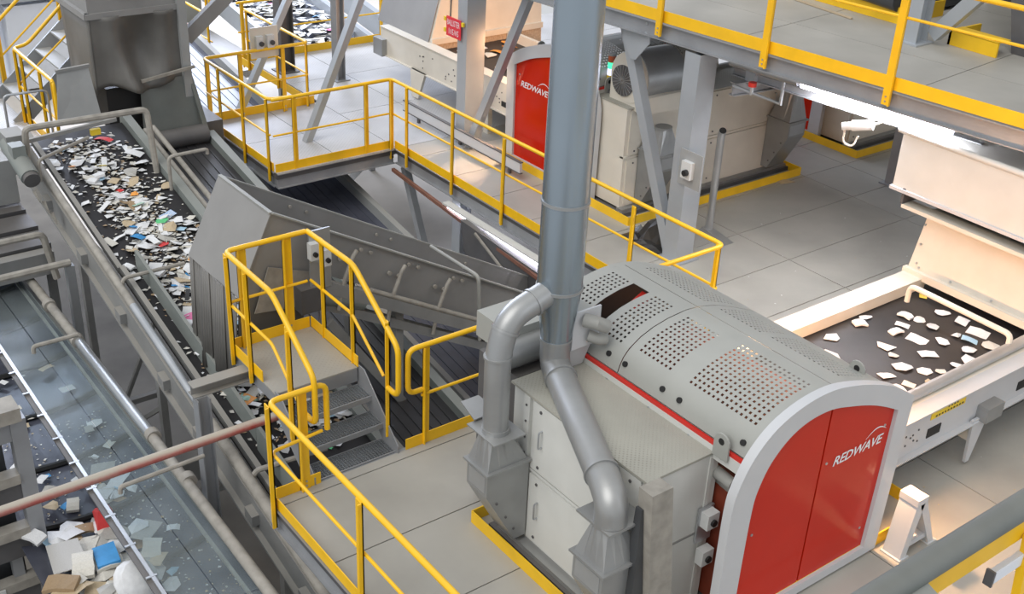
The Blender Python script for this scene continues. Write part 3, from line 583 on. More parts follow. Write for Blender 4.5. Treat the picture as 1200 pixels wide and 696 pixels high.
# louvred dark cabinet in the lower left corner
lc = thing('louvre_cabinet', 'dark grey louvred machine frame in the lower left corner', 'cabinet', (-9.2, 1.3, GZ))
MB().box(-9.62, -9.48, 1.80, 1.94, GZ, 0.52).build('corner_post', 'steel_beam', lc)
MB().box(-9.70, -9.44, 0.4, 1.90, 0.52, 0.66).build('top_beam', 'pipe_dust', lc)
MB().box(-9.66, -9.50, 0.4, 1.80, 0.30, 0.52).build('top_plate', 'steel_beam', lc)
for z in (-0.15, -0.75, -1.35): MB().box(-9.60, -9.46, 0.4, 1.80, z, z + 0.10).build('louvre_bar', 'pipe_dust', lc); MB().box(-9.58, -9.5, 0.4, 1.80, z - 0.25, z).build('louvre_plate', 'dark_steel', lc)
MB().box(-9.9, -9.75, 0.4, 1.75, GZ, 0.3).build('back_panel', 'dark_paint', lc)
MB().box(-9.46, -9.45, 1.35, 1.48, -1.33, -1.27).build('label_plate', 'switch_white', lc)
# ------------------------------------------------------------------ optical sorters
PROF = [(5.70,1.62),(5.745,1.76),(5.82,1.845),(5.93,1.915),(6.06,1.965),(6.22,2.00),(6.43,2.02),(6.62,2.0),(6.80,1.955),(7.0,1.88),(7.28,1.76),(7.5,1.62)]
SL = [0.0]
for i in range(1, len(PROF)): SL.append(SL[-1] + math.dist(PROF[i], PROF[i-1]))
def roofp(s):
    for i in range(1, len(PROF)):
        if s <= SL[i] or i == len(PROF) - 1:
            t_ = (s - SL[i-1]) / (SL[i] - SL[i-1]); return (PROF[i-1][0]*(1-t_) + PROF[i][0]*t_, PROF[i-1][1]*(1-t_) + PROF[i][1]*t_)
def perf_panel(x0, x1, s0, s1, groups, opening, parent, T, flip):
    hp, hw = 0.048, 0.022
    X_ = {round(x0, 4), round(x1, 4)}; S_ = {round(s0, 4), round(s1, 4)}
    s = s0
    while s < s1: S_.add(round(s, 4)); s += 0.07
    rects = []
    for (gx0, gx1, gs0, gs1) in groups:
        nx = int((gx1 - gx0) / hp); nsn = int((gs1 - gs0) / hp)
        for i in range(nx + 1): X_ |= {round(gx0 + i*hp, 4), round(gx0 + i*hp + hw, 4)}
        for j in range(nsn + 1): S_ |= {round(gs0 + j*hp, 4), round(gs0 + j*hp + hw, 4)}
        rects.append((gx0, gs0, nx, nsn))
    if opening: X_ |= {opening[0], opening[1]}; S_ |= {opening[2], opening[3]}
    X_ = sorted(X_); S_ = sorted(S_)
    def hole(x, s):
        if opening and opening[0] < x < opening[1] and opening[2] < s < opening[3]: return True
        for gx, gs, nx, nsn in rects:
            i = (x - gx) / hp; j = (s - gs) / hp
            if 0 <= i <= nx + 0.99 and 0 <= j <= nsn + 0.99 and (i % 1) * hp < hw and (j % 1) * hp < hw and i < nx + 0.6 and j < nsn + 0.6: return True
        return False
    k = MB(T); n = len(S_)
    for x in X_:
        for s in S_: y, z = roofp(s); k.v.append(V((x, y, z)))
    for i in range(len(X_) - 1):
        for j in range(n - 1):
            if not hole((X_[i] + X_[i+1]) / 2, (S_[j] + S_[j+1]) / 2): k.f.append((i*n + j, (i+1)*n + j, (i+1)*n + j + 1, i*n + j + 1))
    o = k.build('hood_panel', 'hood_grey', parent, True)
    md = o.modifiers.new('thick', 'SOLIDIFY'); md.thickness = 0.004; md.offset = -1
    es_ = o.modifiers.new('crisp', 'EDGE_SPLIT'); es_.split_angle = math.radians(40)
    return o
OUT = [(5.50,.03),(5.50,.7),(5.50,1.30),(5.54,1.52),(5.66,1.75),(5.86,1.93),(6.14,2.03),(6.45,2.05),(6.75,1.99),(7.05,1.89),(7.30,1.78),(7.58,1.60),(7.56,.8),(7.54,.03)]
INN = [(5.72,.12),(5.72,.7),(5.73,1.25),(5.77,1.45),(5.86,1.63),(6.02,1.78),(6.22,1.86),(6.47,1.87),(6.72,1.81),(6.97,1.73),(7.18,1.64),(7.39,1.53),(7.38,.8),(7.36,.12)]
def smooth_arc(P_, i0=1, i1=12, n=4):
    out = list(P_[:i0])
    for i in range(i0, i1 - 1):
        p0, p1, p2, p3 = P_[max(i-1, 0)], P_[i], P_[i+1], P_[min(i+2, len(P_)-1)]
        if i + 1 >= 11: p3 = p2
        for k in range(n):
            t_ = k / n
            out.append(tuple(0.5 * (2*p1[c] + (p2[c]-p0[c])*t_ + (2*p0[c]-5*p1[c]+4*p2[c]-p3[c])*t_*t_ + (3*p1[c]-p0[c]-3*p2[c]+p3[c])*t_**3) for c in (0, 1)))
    return out + list(P_[i1-1:])
OUT = smooth_arc(OUT); INN = smooth_arc(INN)
def logo(parent, fn, s0, s1, z, T=None):
    cu_ = bpy.data.curves.new('logo_text', 'FONT'); cu_.body = 'REDWAVE'; cu_.size = 0.12; cu_.shear = 0.25; cu_.space_character = 0.95; cu_.offset = 0.002; cu_.resolution_u = 2
    to = bpy.data.objects.new('logo_text', cu_); COL.objects.link(to)
    me = bpy.data.meshes.new_from_object(to); bpy.data.objects.remove(to)
    w = max(v.co.x for v in me.vertices); o_ = ORG[parent.name]; sc_ = (s1 - s0) / w
    for v in me.vertices: v.co = V(fn(s0 + v.co.x * sc_, z + v.co.y * 1.05)) - o_
    me.materials.append(MAT['logo_white']); lo = bpy.data.objects.new('logo_lettering', me); COL.objects.link(lo); lo.parent = parent; ORG[lo.name] = o_
    w_ = s1 - s0; arc = []
    for i in range(13):
        t_ = i / 12; arc.append((s0 + w_ * (0.62 + 0.40 * t_), z + 0.095 + 0.075 * math.sin(math.pi * (0.05 + 0.80 * t_))))
    vs = []
    for i, (p, q) in enumerate(arc): th = 0.004 + 0.009 * math.sin(math.pi * i / 12); vs += [fn(p, q), fn(p, q + th)]
    k = MB(); k.add(vs, [(2*i, 2*i+2, 2*i+3, 2*i+1) for i in range(12)]); k.build('logo_arc', 'logo_white', parent)
def sorter(label, loc, T, body, cabx0, cabx1, near=True, logofn=None, paint='white_paint'):
    t = thing('optical_sorter', label, 'sorting machine', loc)
    B = lambda: MB(T)
    B().frame(OUT, INN, 'x', -4.36, -4.28).build('door_frame', 'frame_white', t, True)
    L_ = [p for p in INN if p[0] < 6.53]; R_ = [p for p in INN if p[0] > 6.55]
    B().prism([(6.525, 0.12)] + L_ + [(6.525, 1.868)], 'x', -4.335, -4.315).build('door', 'red_gloss', t)
    rd = B().prism([(6.545, 1.862)] + R_ + [(6.545, 0.12)], 'x', -4.335, -4.315).build('door', 'red_gloss', t)
    if logofn: logo(rd, logofn[0], logofn[1], logofn[2], 1.235)
    for (y, z) in ((5.82, 0.95), (7.3, 1.4), (7.28, 0.35), (6.6, 1.3)): B().cyl((-4.315, y, z), (-4.309, y, z), 0.012, 8).build('door_stud', 'galv', t)
    S1 = SL[-1]
    fp = 'flip'
    perf_panel(-6.74, -5.825, 0.03, 1.04, [(-6.68, -6.47, 0.30, 0.84), (-6.14, -5.90, 0.26, 0.84)], (-6.42, -6.22, 0.34, 0.86), t, T, fp)
    perf_panel(-5.815, -4.36, 0.03, 1.04, [(-5.73, -5.36, 0.29, 0.84), (-5.16, -4.44, 0.29, 0.88)], None, t, T, fp)
    perf_panel(-6.74, -5.825, 1.05, S1, [(-6.65, -5.92, 1.22, 1.62)], None, t, T, fp)
    perf_panel(-5.815, -4.36, 1.05, S1, [(-5.74, -5.30, 1.24, 1.62), (-5.18, -4.46, 1.26, 1.62)], None, t, T, fp)
    B().hexa([(-6.40, 6.30, 1.82), (-6.28, 6.30, 1.82), (-6.28, 6.46, 1.86), (-6.40, 6.46, 1.86), (-6.36, 6.34, 1.90), (-6.30, 6.34, 1.90), (-6.30, 6.44, 1.95), (-6.36, 6.44, 1.95)]).build('inner_marker', 'red_paint', t)
    # back arch rim
    rim_o = [roofp(S1 * i / 20) for i in range(21)]; rim_i = [(6.5 + (y-6.5)*0.955, 1.35 + (z-1.35)*0.955) for y, z in rim_o]
    B().frame(rim_o + [(7.5, 1.4), (5.7, 1.4)], rim_i + [(7.4, 1.45), (5.8, 1.45)], 'x', -6.80, -6.74).build('rear_rim', 'hood_grey', t)
    B().box(-6.22, -4.36, 5.685, 5.715, 1.605, 1.632).build('red_line', 'red_paint', t)
    B().box(-6.22, -4.36, 5.68, 5.76, 1.50, 1.604).build('base_rail', 'white_paint', t)
    for x in (-5.9, -5.4, -4.95, -4.6): B().cyl((x, 5.672, 1.55), (x, 5.682, 1.55), 0.014, 8).build('bolt', 'galv', t)
    for x in (-5.97, -5.77, -5.33, -5.14, -4.47):
        y, z = roofp(0.13); B().cyl((x, y - 0.012, z + 0.006), (x, y + 0.01, z - 0.004), 0.024, 12).build('port_hole', 'black', t)
    # lifting lugs
    for (x, y, z) in ((-4.60, 5.66, 1.56), (-4.62, 7.22, 1.66)):
        lg = B(); cx = x
        pl = [(cx-0.075, z), (cx+0.075, z), (cx+0.075, z+0.14)] + [(cx + 0.075*math.cos(a_), z + 0.14 + 0.075*math.sin(a_)) for a_ in [math.pi*i/8 for i in range(1, 8)]] + [(cx-0.075, z+0.14)]
        lg.prism(pl, 'y', y - 0.008, y + 0.008); lo_ = lg.build('lifting_lug', 'hood_grey', t)
        B().cyl((cx, y - 0.011, z + 0.15), (cx, y + 0.011, z + 0.15), 0.028, 12).build('lug_eye', 'black', lo_)
    # body below the hood
    B().box(-6.70, -4.45, 5.80, 7.44, 0.10, 1.20).build('lower_body', body, t)
    B().prism([(y, z) for y, z in rim_i] + [(7.4, 0.2), (5.8, 0.2)], 'x', -6.78, -6.75).build('inner_wall', 'dark_paint', t)
    B().box(-6.72, -4.40, 7.40, 7.47, 0.30, 0.72).build('inlet_sill', 'white_paint', t)
    B().box(-6.72, -6.60, 7.36, 7.50, 0.1, 1.60).build('inlet_post', 'white_paint', t)
    B().box(-4.47, -4.37, 7.40, 7.50, 0.1, 1.62).build('inlet_post', 'white_paint', t)
    B().box(-6.75, -4.30, 5.55, 7.50, 0.0, 0.06).build('base_frame', 'dark_steel', t)
    # cabinet
    B().box(cabx0, cabx1, 5.035, 5.76, 0.10, 1.535).build('cabinet_body', paint, t)
    B().box(cabx0 - 0.01, cabx1 + 0.01, 5.0, 5.78, 1.535, 1.555).build('cabinet_top', 'cab_top', t)
    B().box(cabx0, cabx1, 5.02, 5.10, 0.82, 0.845).build('cabinet_ledge', paint, t)
    B().bar((cabx0 + 0.05, 5.74, 1.575), (cabx1 - 0.03, 5.74, 1.575), 0.05, 0.04).build('top_strip', 'duct_flat', t)
    xs = cabx0 + 0.28
    B().box(cabx0 + 0.17, cabx0 + 0.245, 5.0, 5.035, 0.12, 1.53).build('edge_strip', paint, t)
    for i in range(9): B().cyl((cabx0 + 0.207, 4.992, 0.2 + i*0.155), (cabx0 + 0.207, 5.0, 0.2 + i*0.155), 0.011, 6).build('bolt', 'dark_steel', t)
    nd = max(1, round((cabx1 - xs) / 1.3)); dw = (cabx1 - 0.03 - xs) / nd
    for k in range(nd):
        for (z0, z1) in ((0.14, 0.80), (0.865, 1.515)):
            d_ = B().box(xs + k*dw, xs + (k+1)*dw - 0.03, 5.012, 5.035, z0, z1).build('cabinet_door', paint, t)
            hx = xs + k*dw + 0.13; hz = (z0 + z1) / 2 + 0.02
            h_ = B(); h_.tube(fillet([(hx, 5.012, hz-0.08), (hx, 4.975, hz-0.08), (hx, 4.975, hz+0.08), (hx, 5.012, hz+0.08)], 0.015, 2), 0.008, 6); h_.build('handle', 'galv', d_, True)
            for (dx, dz) in ((0.10, z0 + 0.05), (0.10, z1 - 0.06), (dw - 0.14, z0 + 0.05), (dw - 0.14, z1 - 0.06)): B().cyl((xs + k*dw + dx, 5.004, dz), (xs + k*dw + dx, 5.012, dz), 0.014, 8).build('bolt', 'dark_steel', d_)
    B().box(cabx0 - 0.02, cabx1 + 0.02, 4.94, 5.06, 0.06, 0.10).build('cabinet_sill', 'duct_flat', t)
    B().box(cabx0 - 0.1, cabx1 + 0.05, 4.90, 5.7, 0.0, 0.06).build('cabinet_base', 'dark_steel', t)
    if near:
        for (y, z) in ((5.72, 1.33), (5.80, 1.22)): B().tube([(-4.75, y + 0.05, z), (-4.50, y + 0.03, z)], 0.05, 12).build('hose_stub', 'hose', t, True)
        B().box(-4.68, -4.66, 5.60, 5.76, 0.72, 1.05).build('socket_plate', 'galv', t)
        for z in (0.98, 0.62): B().box(-4.66, -4.58, 5.62, 5.74, z - 0.09, z + 0.05).build('socket', 'switch_white', t); B().cyl((-4.58, 5.68, z - 0.03), (-4.56, 5.68, z - 0.03), 0.03, 10).build('socket_face', 'black', t)
        B().box(cabx1, cabx1 + 0.006, 5.25, 5.70, 0.80, 0.82).build('panel_seam', 'dusty_grey', t)
        B().box(cabx1, cabx1 + 0.01, 5.66, 5.70, 0.1, 1.52).build('panel_flange', paint, t)
    return t
def kerb(label, T, x0, x1, y0, y1, loc, sides='abcd'):
    t = thing('floor_kerb', label, 'kerb', loc)
    h = 0.125; e = 0.006
    for s_, a_ in (('a', (x0, x1, y0-e, y0+e)), ('b', (x0, x1, y1-e, y1+e)), ('c', (x0-e, x0+e, y0, y1)), ('d', (x1-e, x1+e, y0, y1))):
        if s_ in sides: MB(T).box(*a_, 0.0, h).build('kerb_plate', 'kerb_yellow', t)
T2 = lambda p: V((-5.85 - p.y, 5.97 - p.x, p.z))
T3 = lambda p: V((-5.85 - p.y, 10.87 - p.x, p.z))
sorter('near optical sorter with perforated grey hood and red double door', (-5.5, 6.3, 0), None, 'inner_red', -6.30, -4.69, True,
       (lambda s, z: (-4.311, s, z), 6.68, 7.31))
sorter('middle optical sorter partly hidden behind the tall round duct', (-12.3, 11.5, 0), T2, 'dark_steel', -7.75, -4.40, False,
       (lambda s, z: (s, 5.97 + 4.311, z), -13.12, -12.46), 'cream')
sorter('farthest optical sorter under the upper platform', (-12.3, 16.4, 0), T3, 'dark_steel', -7.75, -4.40, False, None, 'cream')
kerb('yellow floor kerb around the near sorter', None, -6.56, -4.32, 4.83, 8.32, (-5.4, 6.5, 0))
kerb('yellow floor kerb around the middle sorter', T2, -7.80, -4.25, 4.66, 7.7, (-12, 12, 0), 'acd')
kerb('yellow floor kerb around the farthest sorter', T3, -7.80, -4.25, 4.66, 7.7, (-12, 17, 0), 'acd')
# white A-frame support
af = thing('a_frame_support', 'white A-frame support beside the red sorter door', 'support', (-4.15, 7.8, 0))
MB().hexa([(-4.24, 7.60, 0), (-4.06, 7.60, 0), (-4.06, 7.68, 0), (-4.24, 7.68, 0), (-4.24, 7.68, 0.62), (-4.06, 7.68, 0.62), (-4.06, 7.80, 0.62), (-4.24, 7.80, 0.62)]).build('front_leg', 'frame_white', af)
MB().hexa([(-4.24, 8.02, 0), (-4.06, 8.02, 0), (-4.06, 8.09, 0), (-4.24, 8.09, 0), (-4.24, 7.70, 0.60), (-4.06, 7.70, 0.60), (-4.06, 7.80, 0.60), (-4.24, 7.80, 0.60)]).build('rear_leg', 'frame_white', af)
MB().box(-4.22, -4.08, 7.64, 8.05, 0.09, 0.14).build('cross_bar', 'frame_white', af)
MB().box(-4.245, -4.055, 7.665, 7.81, 0.56, 0.625).build('top_cap', 'frame_white', af)
MB().box(-4.25, -4.05, 8.0, 8.12, 0, 0.015).build('foot', 'frame_white', af); MB().box(-4.25, -4.05, 7.58, 7.72, 0, 0.015).build('foot', 'frame_white', af)

# ------------------------------------------------------------------ ducts of the near sorter
dx, dy = -6.2, 5.35
md_ = thing('exhaust_duct', 'tall round galvanised exhaust duct with slanting branch over the near sorter', 'duct', (dx, dy, 1.3))
MB().tube([(dx, dy, 7.5), (dx, dy, 2.38)], 0.183, 32).build('riser', 'duct', md_, True)
MB().tube([(dx, dy, 2.38), (dx, dy, 2.32), (dx, dy, 1.90)], [0.180, 0.176, 0.125], 28).build('reducer', 'duct', md_, True)
pth = fillet([(dx, dy, 1.90), (dx, dy, 1.66), (-4.86, 4.775, 1.52), (-4.74, 4.725, 1.46), (-4.73, 4.72, 1.30)], 0.20, 6)
MB().tube(pth, 0.125, 24).build('slanting_pipe', 'duct_flat', md_, True)
for z, r in ((3.12, 0.192), (2.38, 0.192), (1.90, 0.134)): MB().cyl((dx, dy, z - 0.012), (dx, dy, z + 0.012), r, 28).build('collar_ring', 'duct_flat', md_, True)
for (p, q) in (((-6.02, 5.275, 1.645), (-6.00, 5.266, 1.642)), ((-4.98, 4.826, 1.536), (-4.96, 4.817, 1.534))): MB().cyl(p, q, 0.137, 24).build('collar_ring', 'duct_flat', md_, True)
MB().box(-4.97, -4.60, 4.60, 4.97, 1.285, 1.305).build('flange_plate', 'duct_flat', md_)
br = thing('branch_duct', 'thin round branch duct bending down beside the tall duct', 'duct', (-6.15, 4.74, 1.2))
bp_ = fillet([(dx, 5.25, 2.36), (-6.2, 4.86, 2.24), (-6.19, 4.76, 1.98), (-6.16, 4.74, 1.24)], 0.16, 6)
MB().tube(bp_, 0.106, 22).build('pipe', 'duct_flat', br, True)
for (p, q) in (((-6.2, 5.10, 2.312), (-6.2, 5.08, 2.306)), ((-6.197, 4.83, 2.15), (-6.196, 4.82, 2.13)), ((-6.187, 4.756, 1.94), (-6.186, 4.756, 1.92))): MB().cyl(p, q, 0.116, 22).build('collar_ring', 'duct_flat', br, True)
MB().sheet([(-6.36, 4.60, 1.24), (-6.36, 4.92, 1.24), (-5.98, 4.92, 1.24), (-5.98, 4.60, 1.24)][::-1], 0.012).build('flange_plate', 'duct_flat', br)
MB().sheet([(-6.62, 4.72, 1.27), (-6.62, 4.90, 1.27), (-6.34, 4.90, 1.27), (-6.34, 4.66, 1.27)][::-1], 0.010).build('loose_plate', 'duct_flat', br)
def hopper(label, x0, x1, T=None, ztop=1.28, mt_='duct_flat'):
    c = (x0 + x1) / 2
    loc = T(V((c, 4.8, 0.1))) if T else (c, 4.8, 0.1)
    t = thing('suction_hopper', label, 'hopper', loc)
    k = MB(T); n = 16; ring = []; sq = []
    for i in range(n):
        a_ = 2*math.pi*i/n; ca, sa = math.cos(a_), math.sin(a_); m_ = max(abs(ca), abs(sa))
        ring.append((c + 0.11*ca, 4.745 + 0.11*sa, ztop)); sq.append((c + (x1-x0)/2*ca/m_, 4.78 + 0.20*sa/m_, 0.965))
    k.add(ring + sq, [(i, (i+1)%n, n+(i+1)%n, n+i) for i in range(n)]); k.build('transition', mt_, t)
    MB(T).cyl((c, 4.745, ztop - 0.07), (c, 4.745, ztop + 0.01), 0.117, 16).build('collar', mt_, t, True)
    MB(T).box(x0 - 0.03, x1 + 0.03, 4.55, 5.0, 0.945, 0.965).build('flange', mt_, t)
    MB(T).prism([(4.575, 0.945), (4.575, 0.72), (4.88, 0.16), (5.0, 0.16), (5.0, 0.945)], 'x', x0, x1).build('box', mt_, t)
    MB(T).box(x0 + 0.03, x1 - 0.03, 4.572, 4.577, 0.75, 0.91).build('panel', 'galv', t)
    for (y, z) in ((4.66, 0.62), (4.76, 0.44), (4.85, 0.28)):
        for x in (x1 + 0.004,): MB(T).cyl((x - 0.006, y + 0.02, z), (x + 0.004, y + 0.02, z), 0.012, 6).build('bolt', 'dark_steel', t)
    return t
hopper('grey suction hopper below the thin branch duct', -6.30, -6.02)
hopper('grey suction hopper below the slanting duct end', -4.93, -4.60)
hopper('grey suction hopper on the far side wall of the middle sorter', -7.62, -7.25, T2, 1.45)
hopper('grey suction hopper at the near end of the middle sorter', -5.0, -4.65, T2, 1.30)
# dusty upright beside the cabinet corner
du = thing('dusty_upright', 'dust-covered grey upright plate at the near sorter cabinet corner', 'plate', (-4.55, 5.0, 0))
MB().hexa([(-4.66, 4.99, 0), (-4.46, 4.99, 0), (-4.46, 5.25, 0), (-4.66, 5.25, 0), (-4.62, 4.86, 1.62), (-4.48, 4.86, 1.62), (-4.48, 5.06, 1.62), (-4.62, 5.06, 1.62)]).build('face', 'pipe_dust', du)
MB().hexa([(-4.66, 4.80, 0), (-4.50, 4.80, 0), (-4.50, 4.98, 0), (-4.66, 4.98, 0), (-4.62, 4.85, 1.45), (-4.56, 4.85, 1.45), (-4.56, 4.87, 1.45), (-4.62, 4.87, 1.45)]).build('shadow_wedge', 'dark_paint', du)  # dark wedge added to paint in the shaded gap beside the upright
# valve box, fan and hoses next to the duct
vb = thing('valve_box', 'light grey valve box with hoses between duct and perforated hood', 'box', (-6.3, 5.6, 1.56))
MB().box(-6.50, -6.12, 5.48, 5.70, 1.84, 2.10).build('body', 'hood_grey', vb)
MB().box(-6.12, -6.10, 5.44, 5.73, 1.80, 2.14).build('flange', 'frame_white', vb)
MB().tube([(-6.09, 5.55, 2.06), (-6.0, 5.60, 2.06), (-5.99, 5.70, 2.0)], 0.06, 10).build('hose', 'hose', vb, True)
MB().tube([(-6.09, 5.60, 1.90), (-6.02, 5.66, 1.88), (-6.02, 5.72, 1.86)], 0.05, 10).build('hose', 'hose', vb, True)
MB().hexa([(-6.55, 5.40, 1.56), (-6.20, 5.40, 1.56), (-6.20, 5.66, 1.56), (-6.55, 5.66, 1.56), (-6.50, 5.45, 1.82), (-6.14, 5.45, 1.82), (-6.14, 5.70, 1.82), (-6.50, 5.70, 1.82)]).build('stand', 'frame_white', vb)
fb = thing('filter_unit', 'grey filter box and fan drum behind the near sorter cabinet', 'filter', (-6.7, 5.3, 0))
MB().box(-6.98, -6.55, 5.12, 5.50, 1.62, 1.86).build('housing', 'hood_grey', fb)
MB().cyl((-6.52, 5.05, 1.66), (-6.52, 5.55, 1.66), 0.13, 18).build('fan_drum', 'duct_flat', fb, True)
MB().box(-6.9, -6.36, 5.1, 5.6, 0, 1.52).build('stand', 'dark_steel', fb)
# ------------------------------------------------------------------ feed conveyor of the near sorter
rc = thing('feed_conveyor', 'bright-lit feed conveyor with loose paper behind the near sorter', 'conveyor', (-5.5, 9.4, 0))
MB().box(-6.25, -4.86, 7.50, 12.4, 0.82, 0.86).build('belt', 'belt', rc)
MB().box(-6.44, -6.20, 7.55, 10.62, 0.985, 1.0).box(-6.22, -6.20, 7.55, 10.62, 0.87, 0.985).box(-6.44, -6.42, 7.55, 10.62, 0.5, 0.985).build('side_frame', 'cream', rc)
MB().box(-4.70, -4.62, 7.62, 12.4, 0.52, 0.94).box(-4.72, -4.56, 7.62, 12.4, 0.94, 0.955).box(-4.72, -4.56, 7.62, 12.4, 0.505, 0.52).build('side_frame', 'frame_white', rc)
MB().tube([(-4.80, 7.62, 1.0), (-4.80, 12.4, 1.0)], 0.055, 14).build('edge_tube', 'galv', rc, True)
MB().box(-4.88, -4.72, 7.62, 12.4, 0.86, 0.95).build('edge_channel', 'cream', rc)
for (y0, y1) in ((8.55, 8.75), (10.02, 10.25)): MB().box(-4.63, -4.612, y0, y1, 0.60, 0.70).build('frame_slot', 'black', rc)
k = MB()
for i in range(16):
    y = 8.0 + random.random() * 0.5; z = 0.58 + random.random() * 0.18; k.cyl((-4.622, y, z), (-4.614, y, z), 0.011, 6)
k.build('bolt_holes', 'dark_steel', rc, kind='stuff')
st = MB().box(-4.62, -4.614, 8.55, 9.08, 0.80, 0.90).build('warning_sticker', 'sticker', rc)
k = MB()
for i in range(10):
    y = 8.62 + i * 0.045; k.box(-4.614, -4.612, y, y + 0.025, 0.812, 0.83)
    if 3 < i < 8: k.box(-4.614, -4.612, y, y + 0.02, 0.855, 0.872)
k.build('sticker_print', 'ink', st, kind='stuff')
MB().sheet([(-4.60, 9.25, 0.55), (-4.60, 9.30, 0.05), (-4.60, 9.36, 0.05), (-4.60, 9.50, 0.55)], 0.03).build('leg', 'frame_white', rc)
MB().box(-4.62, -4.50, 9.35, 9.62, 0.52, 0.68).build('bearing_block', 'duct_flat', rc)
MB().box(-5.4, -4.6, 9.28, 9.38, 0.3, 0.42).build('cross_member', 'cream', rc)
for y in (8.3, 11.5): MB().box(-6.40, -6.32, y, y + 0.08, 0, 0.5).build('leg', 'cream', rc)
for x in (-6.38, -4.7): MB().box(x, x + 0.08, 11.9, 11.98, 0, 0.55).build('leg', 'cream', rc)
bentbar('peach-lit bent tube lying across the feed belt', [(-6.02, 10.05, 0.95), (-6.02, 10.05, 1.14), (-4.82, 10.02, 1.14), (-4.82, 10.02, 1.0)], 0.03, 'cream')
# feeder hood above it
fh = thing('feeder_hood', 'large cream feeder hood with dark slot at the right edge', 'hood', (-5.2, 11, 0.9))
MB().hexa([(-6.44, 10.60, 0.99), (-2.5, 10.60, 0.99), (-2.5, 11.6, 0.99), (-6.44, 11.6, 0.99), (-6.34, 10.62, 1.74), (-2.5, 10.62, 1.74), (-2.5, 11.6, 1.74), (-6.34, 11.6, 1.74)]).build('lower_plate', 'cream', fh)
MB().box(-6.46, -2.5, 10.54, 10.60, 0.97, 1.05).build('bottom_rail', 'cream', fh)
MB().box(-6.58, -2.5, 10.44, 10.62, 1.735, 1.775).build('slot_lip', 'cream', fh)
MB().box(-6.58, -2.5, 10.70, 11.6, 1.775, 1.90).build('slot_back', 'black', fh)
MB().box(-6.60, -6.57, 10.44, 10.75, 1.775, 1.95).build('slot_end', 'dark_steel', fh)
MB().box(-6.74, -2.5, 10.45, 11.7, 1.92, 2.53).build('upper_box', 'white_paint', fh)
MB().box(-6.76, -2.5, 10.42, 10.47, 1.90, 1.935).build('upper_lip', 'frame_white', fh)
MB().cyl((-6.80, 10.46, 2.55), (-2.5, 10.46, 2.55), 0.035, 12).build('top_tube', 'white_paint', fh, True)
for x in (-6.3, -5.9, -5.4, -4.9): MB().cyl((x, 10.59, 1.08), (x, 10.60, 1.08), 0.014, 8).build('bolt', 'galv', fh)
for z in (1.12, 1.35, 1.58): MB().cyl((-6.34, 10.59, z), (-6.34, 10.605, z), 0.013, 8).build('bolt', 'galv', fh)
column('grey column on the floor behind the cream feeder hood', -9.5, 14.75, 0, 2.85, 0.2, 0.2, 'steel_beam')
# lamp bar inside the sorter inlet (warm inspection lamps)
lp = thing('inspection_lamp', 'warm inspection lamp bar at the near sorter inlet', 'lamp', (-5.5, 7.5, 1.35))
MB().box(-6.5, -4.5, 7.44, 7.52, 1.44, 1.52).build('housing', 'dark_steel', lp)
MB().box(-6.45, -4.55, 7.46, 7.53, 1.43, 1.44).build('lamp_strip', 'lamp_warm', lp)
warm_lamp('inspection_light_near', (-5.5, 7.56, 1.42), (-5.5, 9.6, 0.9), 1.8, 0.06, 52, (1.0, 0.50, 0.23))
warm_lamp('inspection_light_side', (-4.60, 7.585, 1.25), (-3.9, 7.95, 0.0), 0.06, 0.06, 14, (1.0, 0.56, 0.28), 100)

# ------------------------------------------------------------------ feed conveyor and hood of the middle sorter
rc2 = thing('feed_conveyor', 'cream feed conveyor running under the fringed hood to the middle sorter', 'conveyor', (-15.5, 11.5, 0))
MB().box(-17.6, -13.3, 10.80, 12.4, 0.80, 0.84).build('belt', 'belt', rc2)
MB().box(-17.65, -13.45, 10.62, 10.70, 0.50, 0.97).box(-17.65, -13.45, 10.60, 10.82, 0.97, 0.985).box(-17.65, -13.45, 10.58, 10.70, 0.485, 0.50).build('side_frame', 'cream', rc2)
MB().box(-17.65, -13.45, 12.40, 12.48, 0.5, 1.0).build('side_frame', 'cream', rc2)
k = MB()
for i in range(22):
    x = random.choice((-16.4, -15.6, -14.2)) + random.random() * 0.45; z = 0.58 + random.random() * 0.25; k.cyl((x, 10.612, z), (x, 10.62, z), 0.013, 6)
k.build('bolt_holes', 'dark_steel', rc2, kind='stuff')
for x in (-15.0, -14.0): MB().box(x, x + 0.14, 10.605, 10.622, 0.6, 0.68).build('frame_slot', 'black', rc2)
MB().box(-17.75, -17.45, 10.52, 10.66, 0.48, 0.78).build('bearing_block', 'duct_flat', rc2)
MB().sheet([(-16.6, 10.62, 0.5), (-16.55, 10.62, 0.02), (-16.35, 10.62, 0.02), (-16.15, 10.62, 0.5)], 0.05).build('leg', 'cream', rc2)
for x in (-17.2, -14.4): MB().box(x, x + 0.09, 12.3, 12.39, 0, 0.5).build('leg', 'cream', rc2)
MB().box(-14.5, -14.38, 10.64, 10.72, 0, 0.5).build('leg', 'cream', rc2)
hd2 = thing('fringed_hood', 'grey feeder hood with a brown bristle fringe', 'hood', (-17, 11.8, 0.8))
MB().hexa([(-18.0, 10.80, 0.98), (-16.32, 10.80, 0.98), (-16.32, 13.2, 0.98), (-18.0, 13.2, 0.98), (-18.1, 11.35, 2.6), (-16.45, 11.35, 2.6), (-16.45, 13.2, 2.6), (-18.1, 13.2, 2.6)]).build('body', 'cream', hd2)
MB().hexa([(-18.0, 10.775, 0.98), (-16.36, 10.775, 0.98), (-16.36, 10.79, 0.98), (-18.0, 10.79, 0.98), (-18.1, 11.325, 2.6), (-16.47, 11.325, 2.6), (-16.47, 11.34, 2.6), (-18.1, 11.34, 2.6)]).build('side_panel', 'grey_paint', hd2)
MB().box(-16.33, -16.27, 10.80, 13.2, 0.95, 1.05).build('bottom_rail', 'cream', hd2)
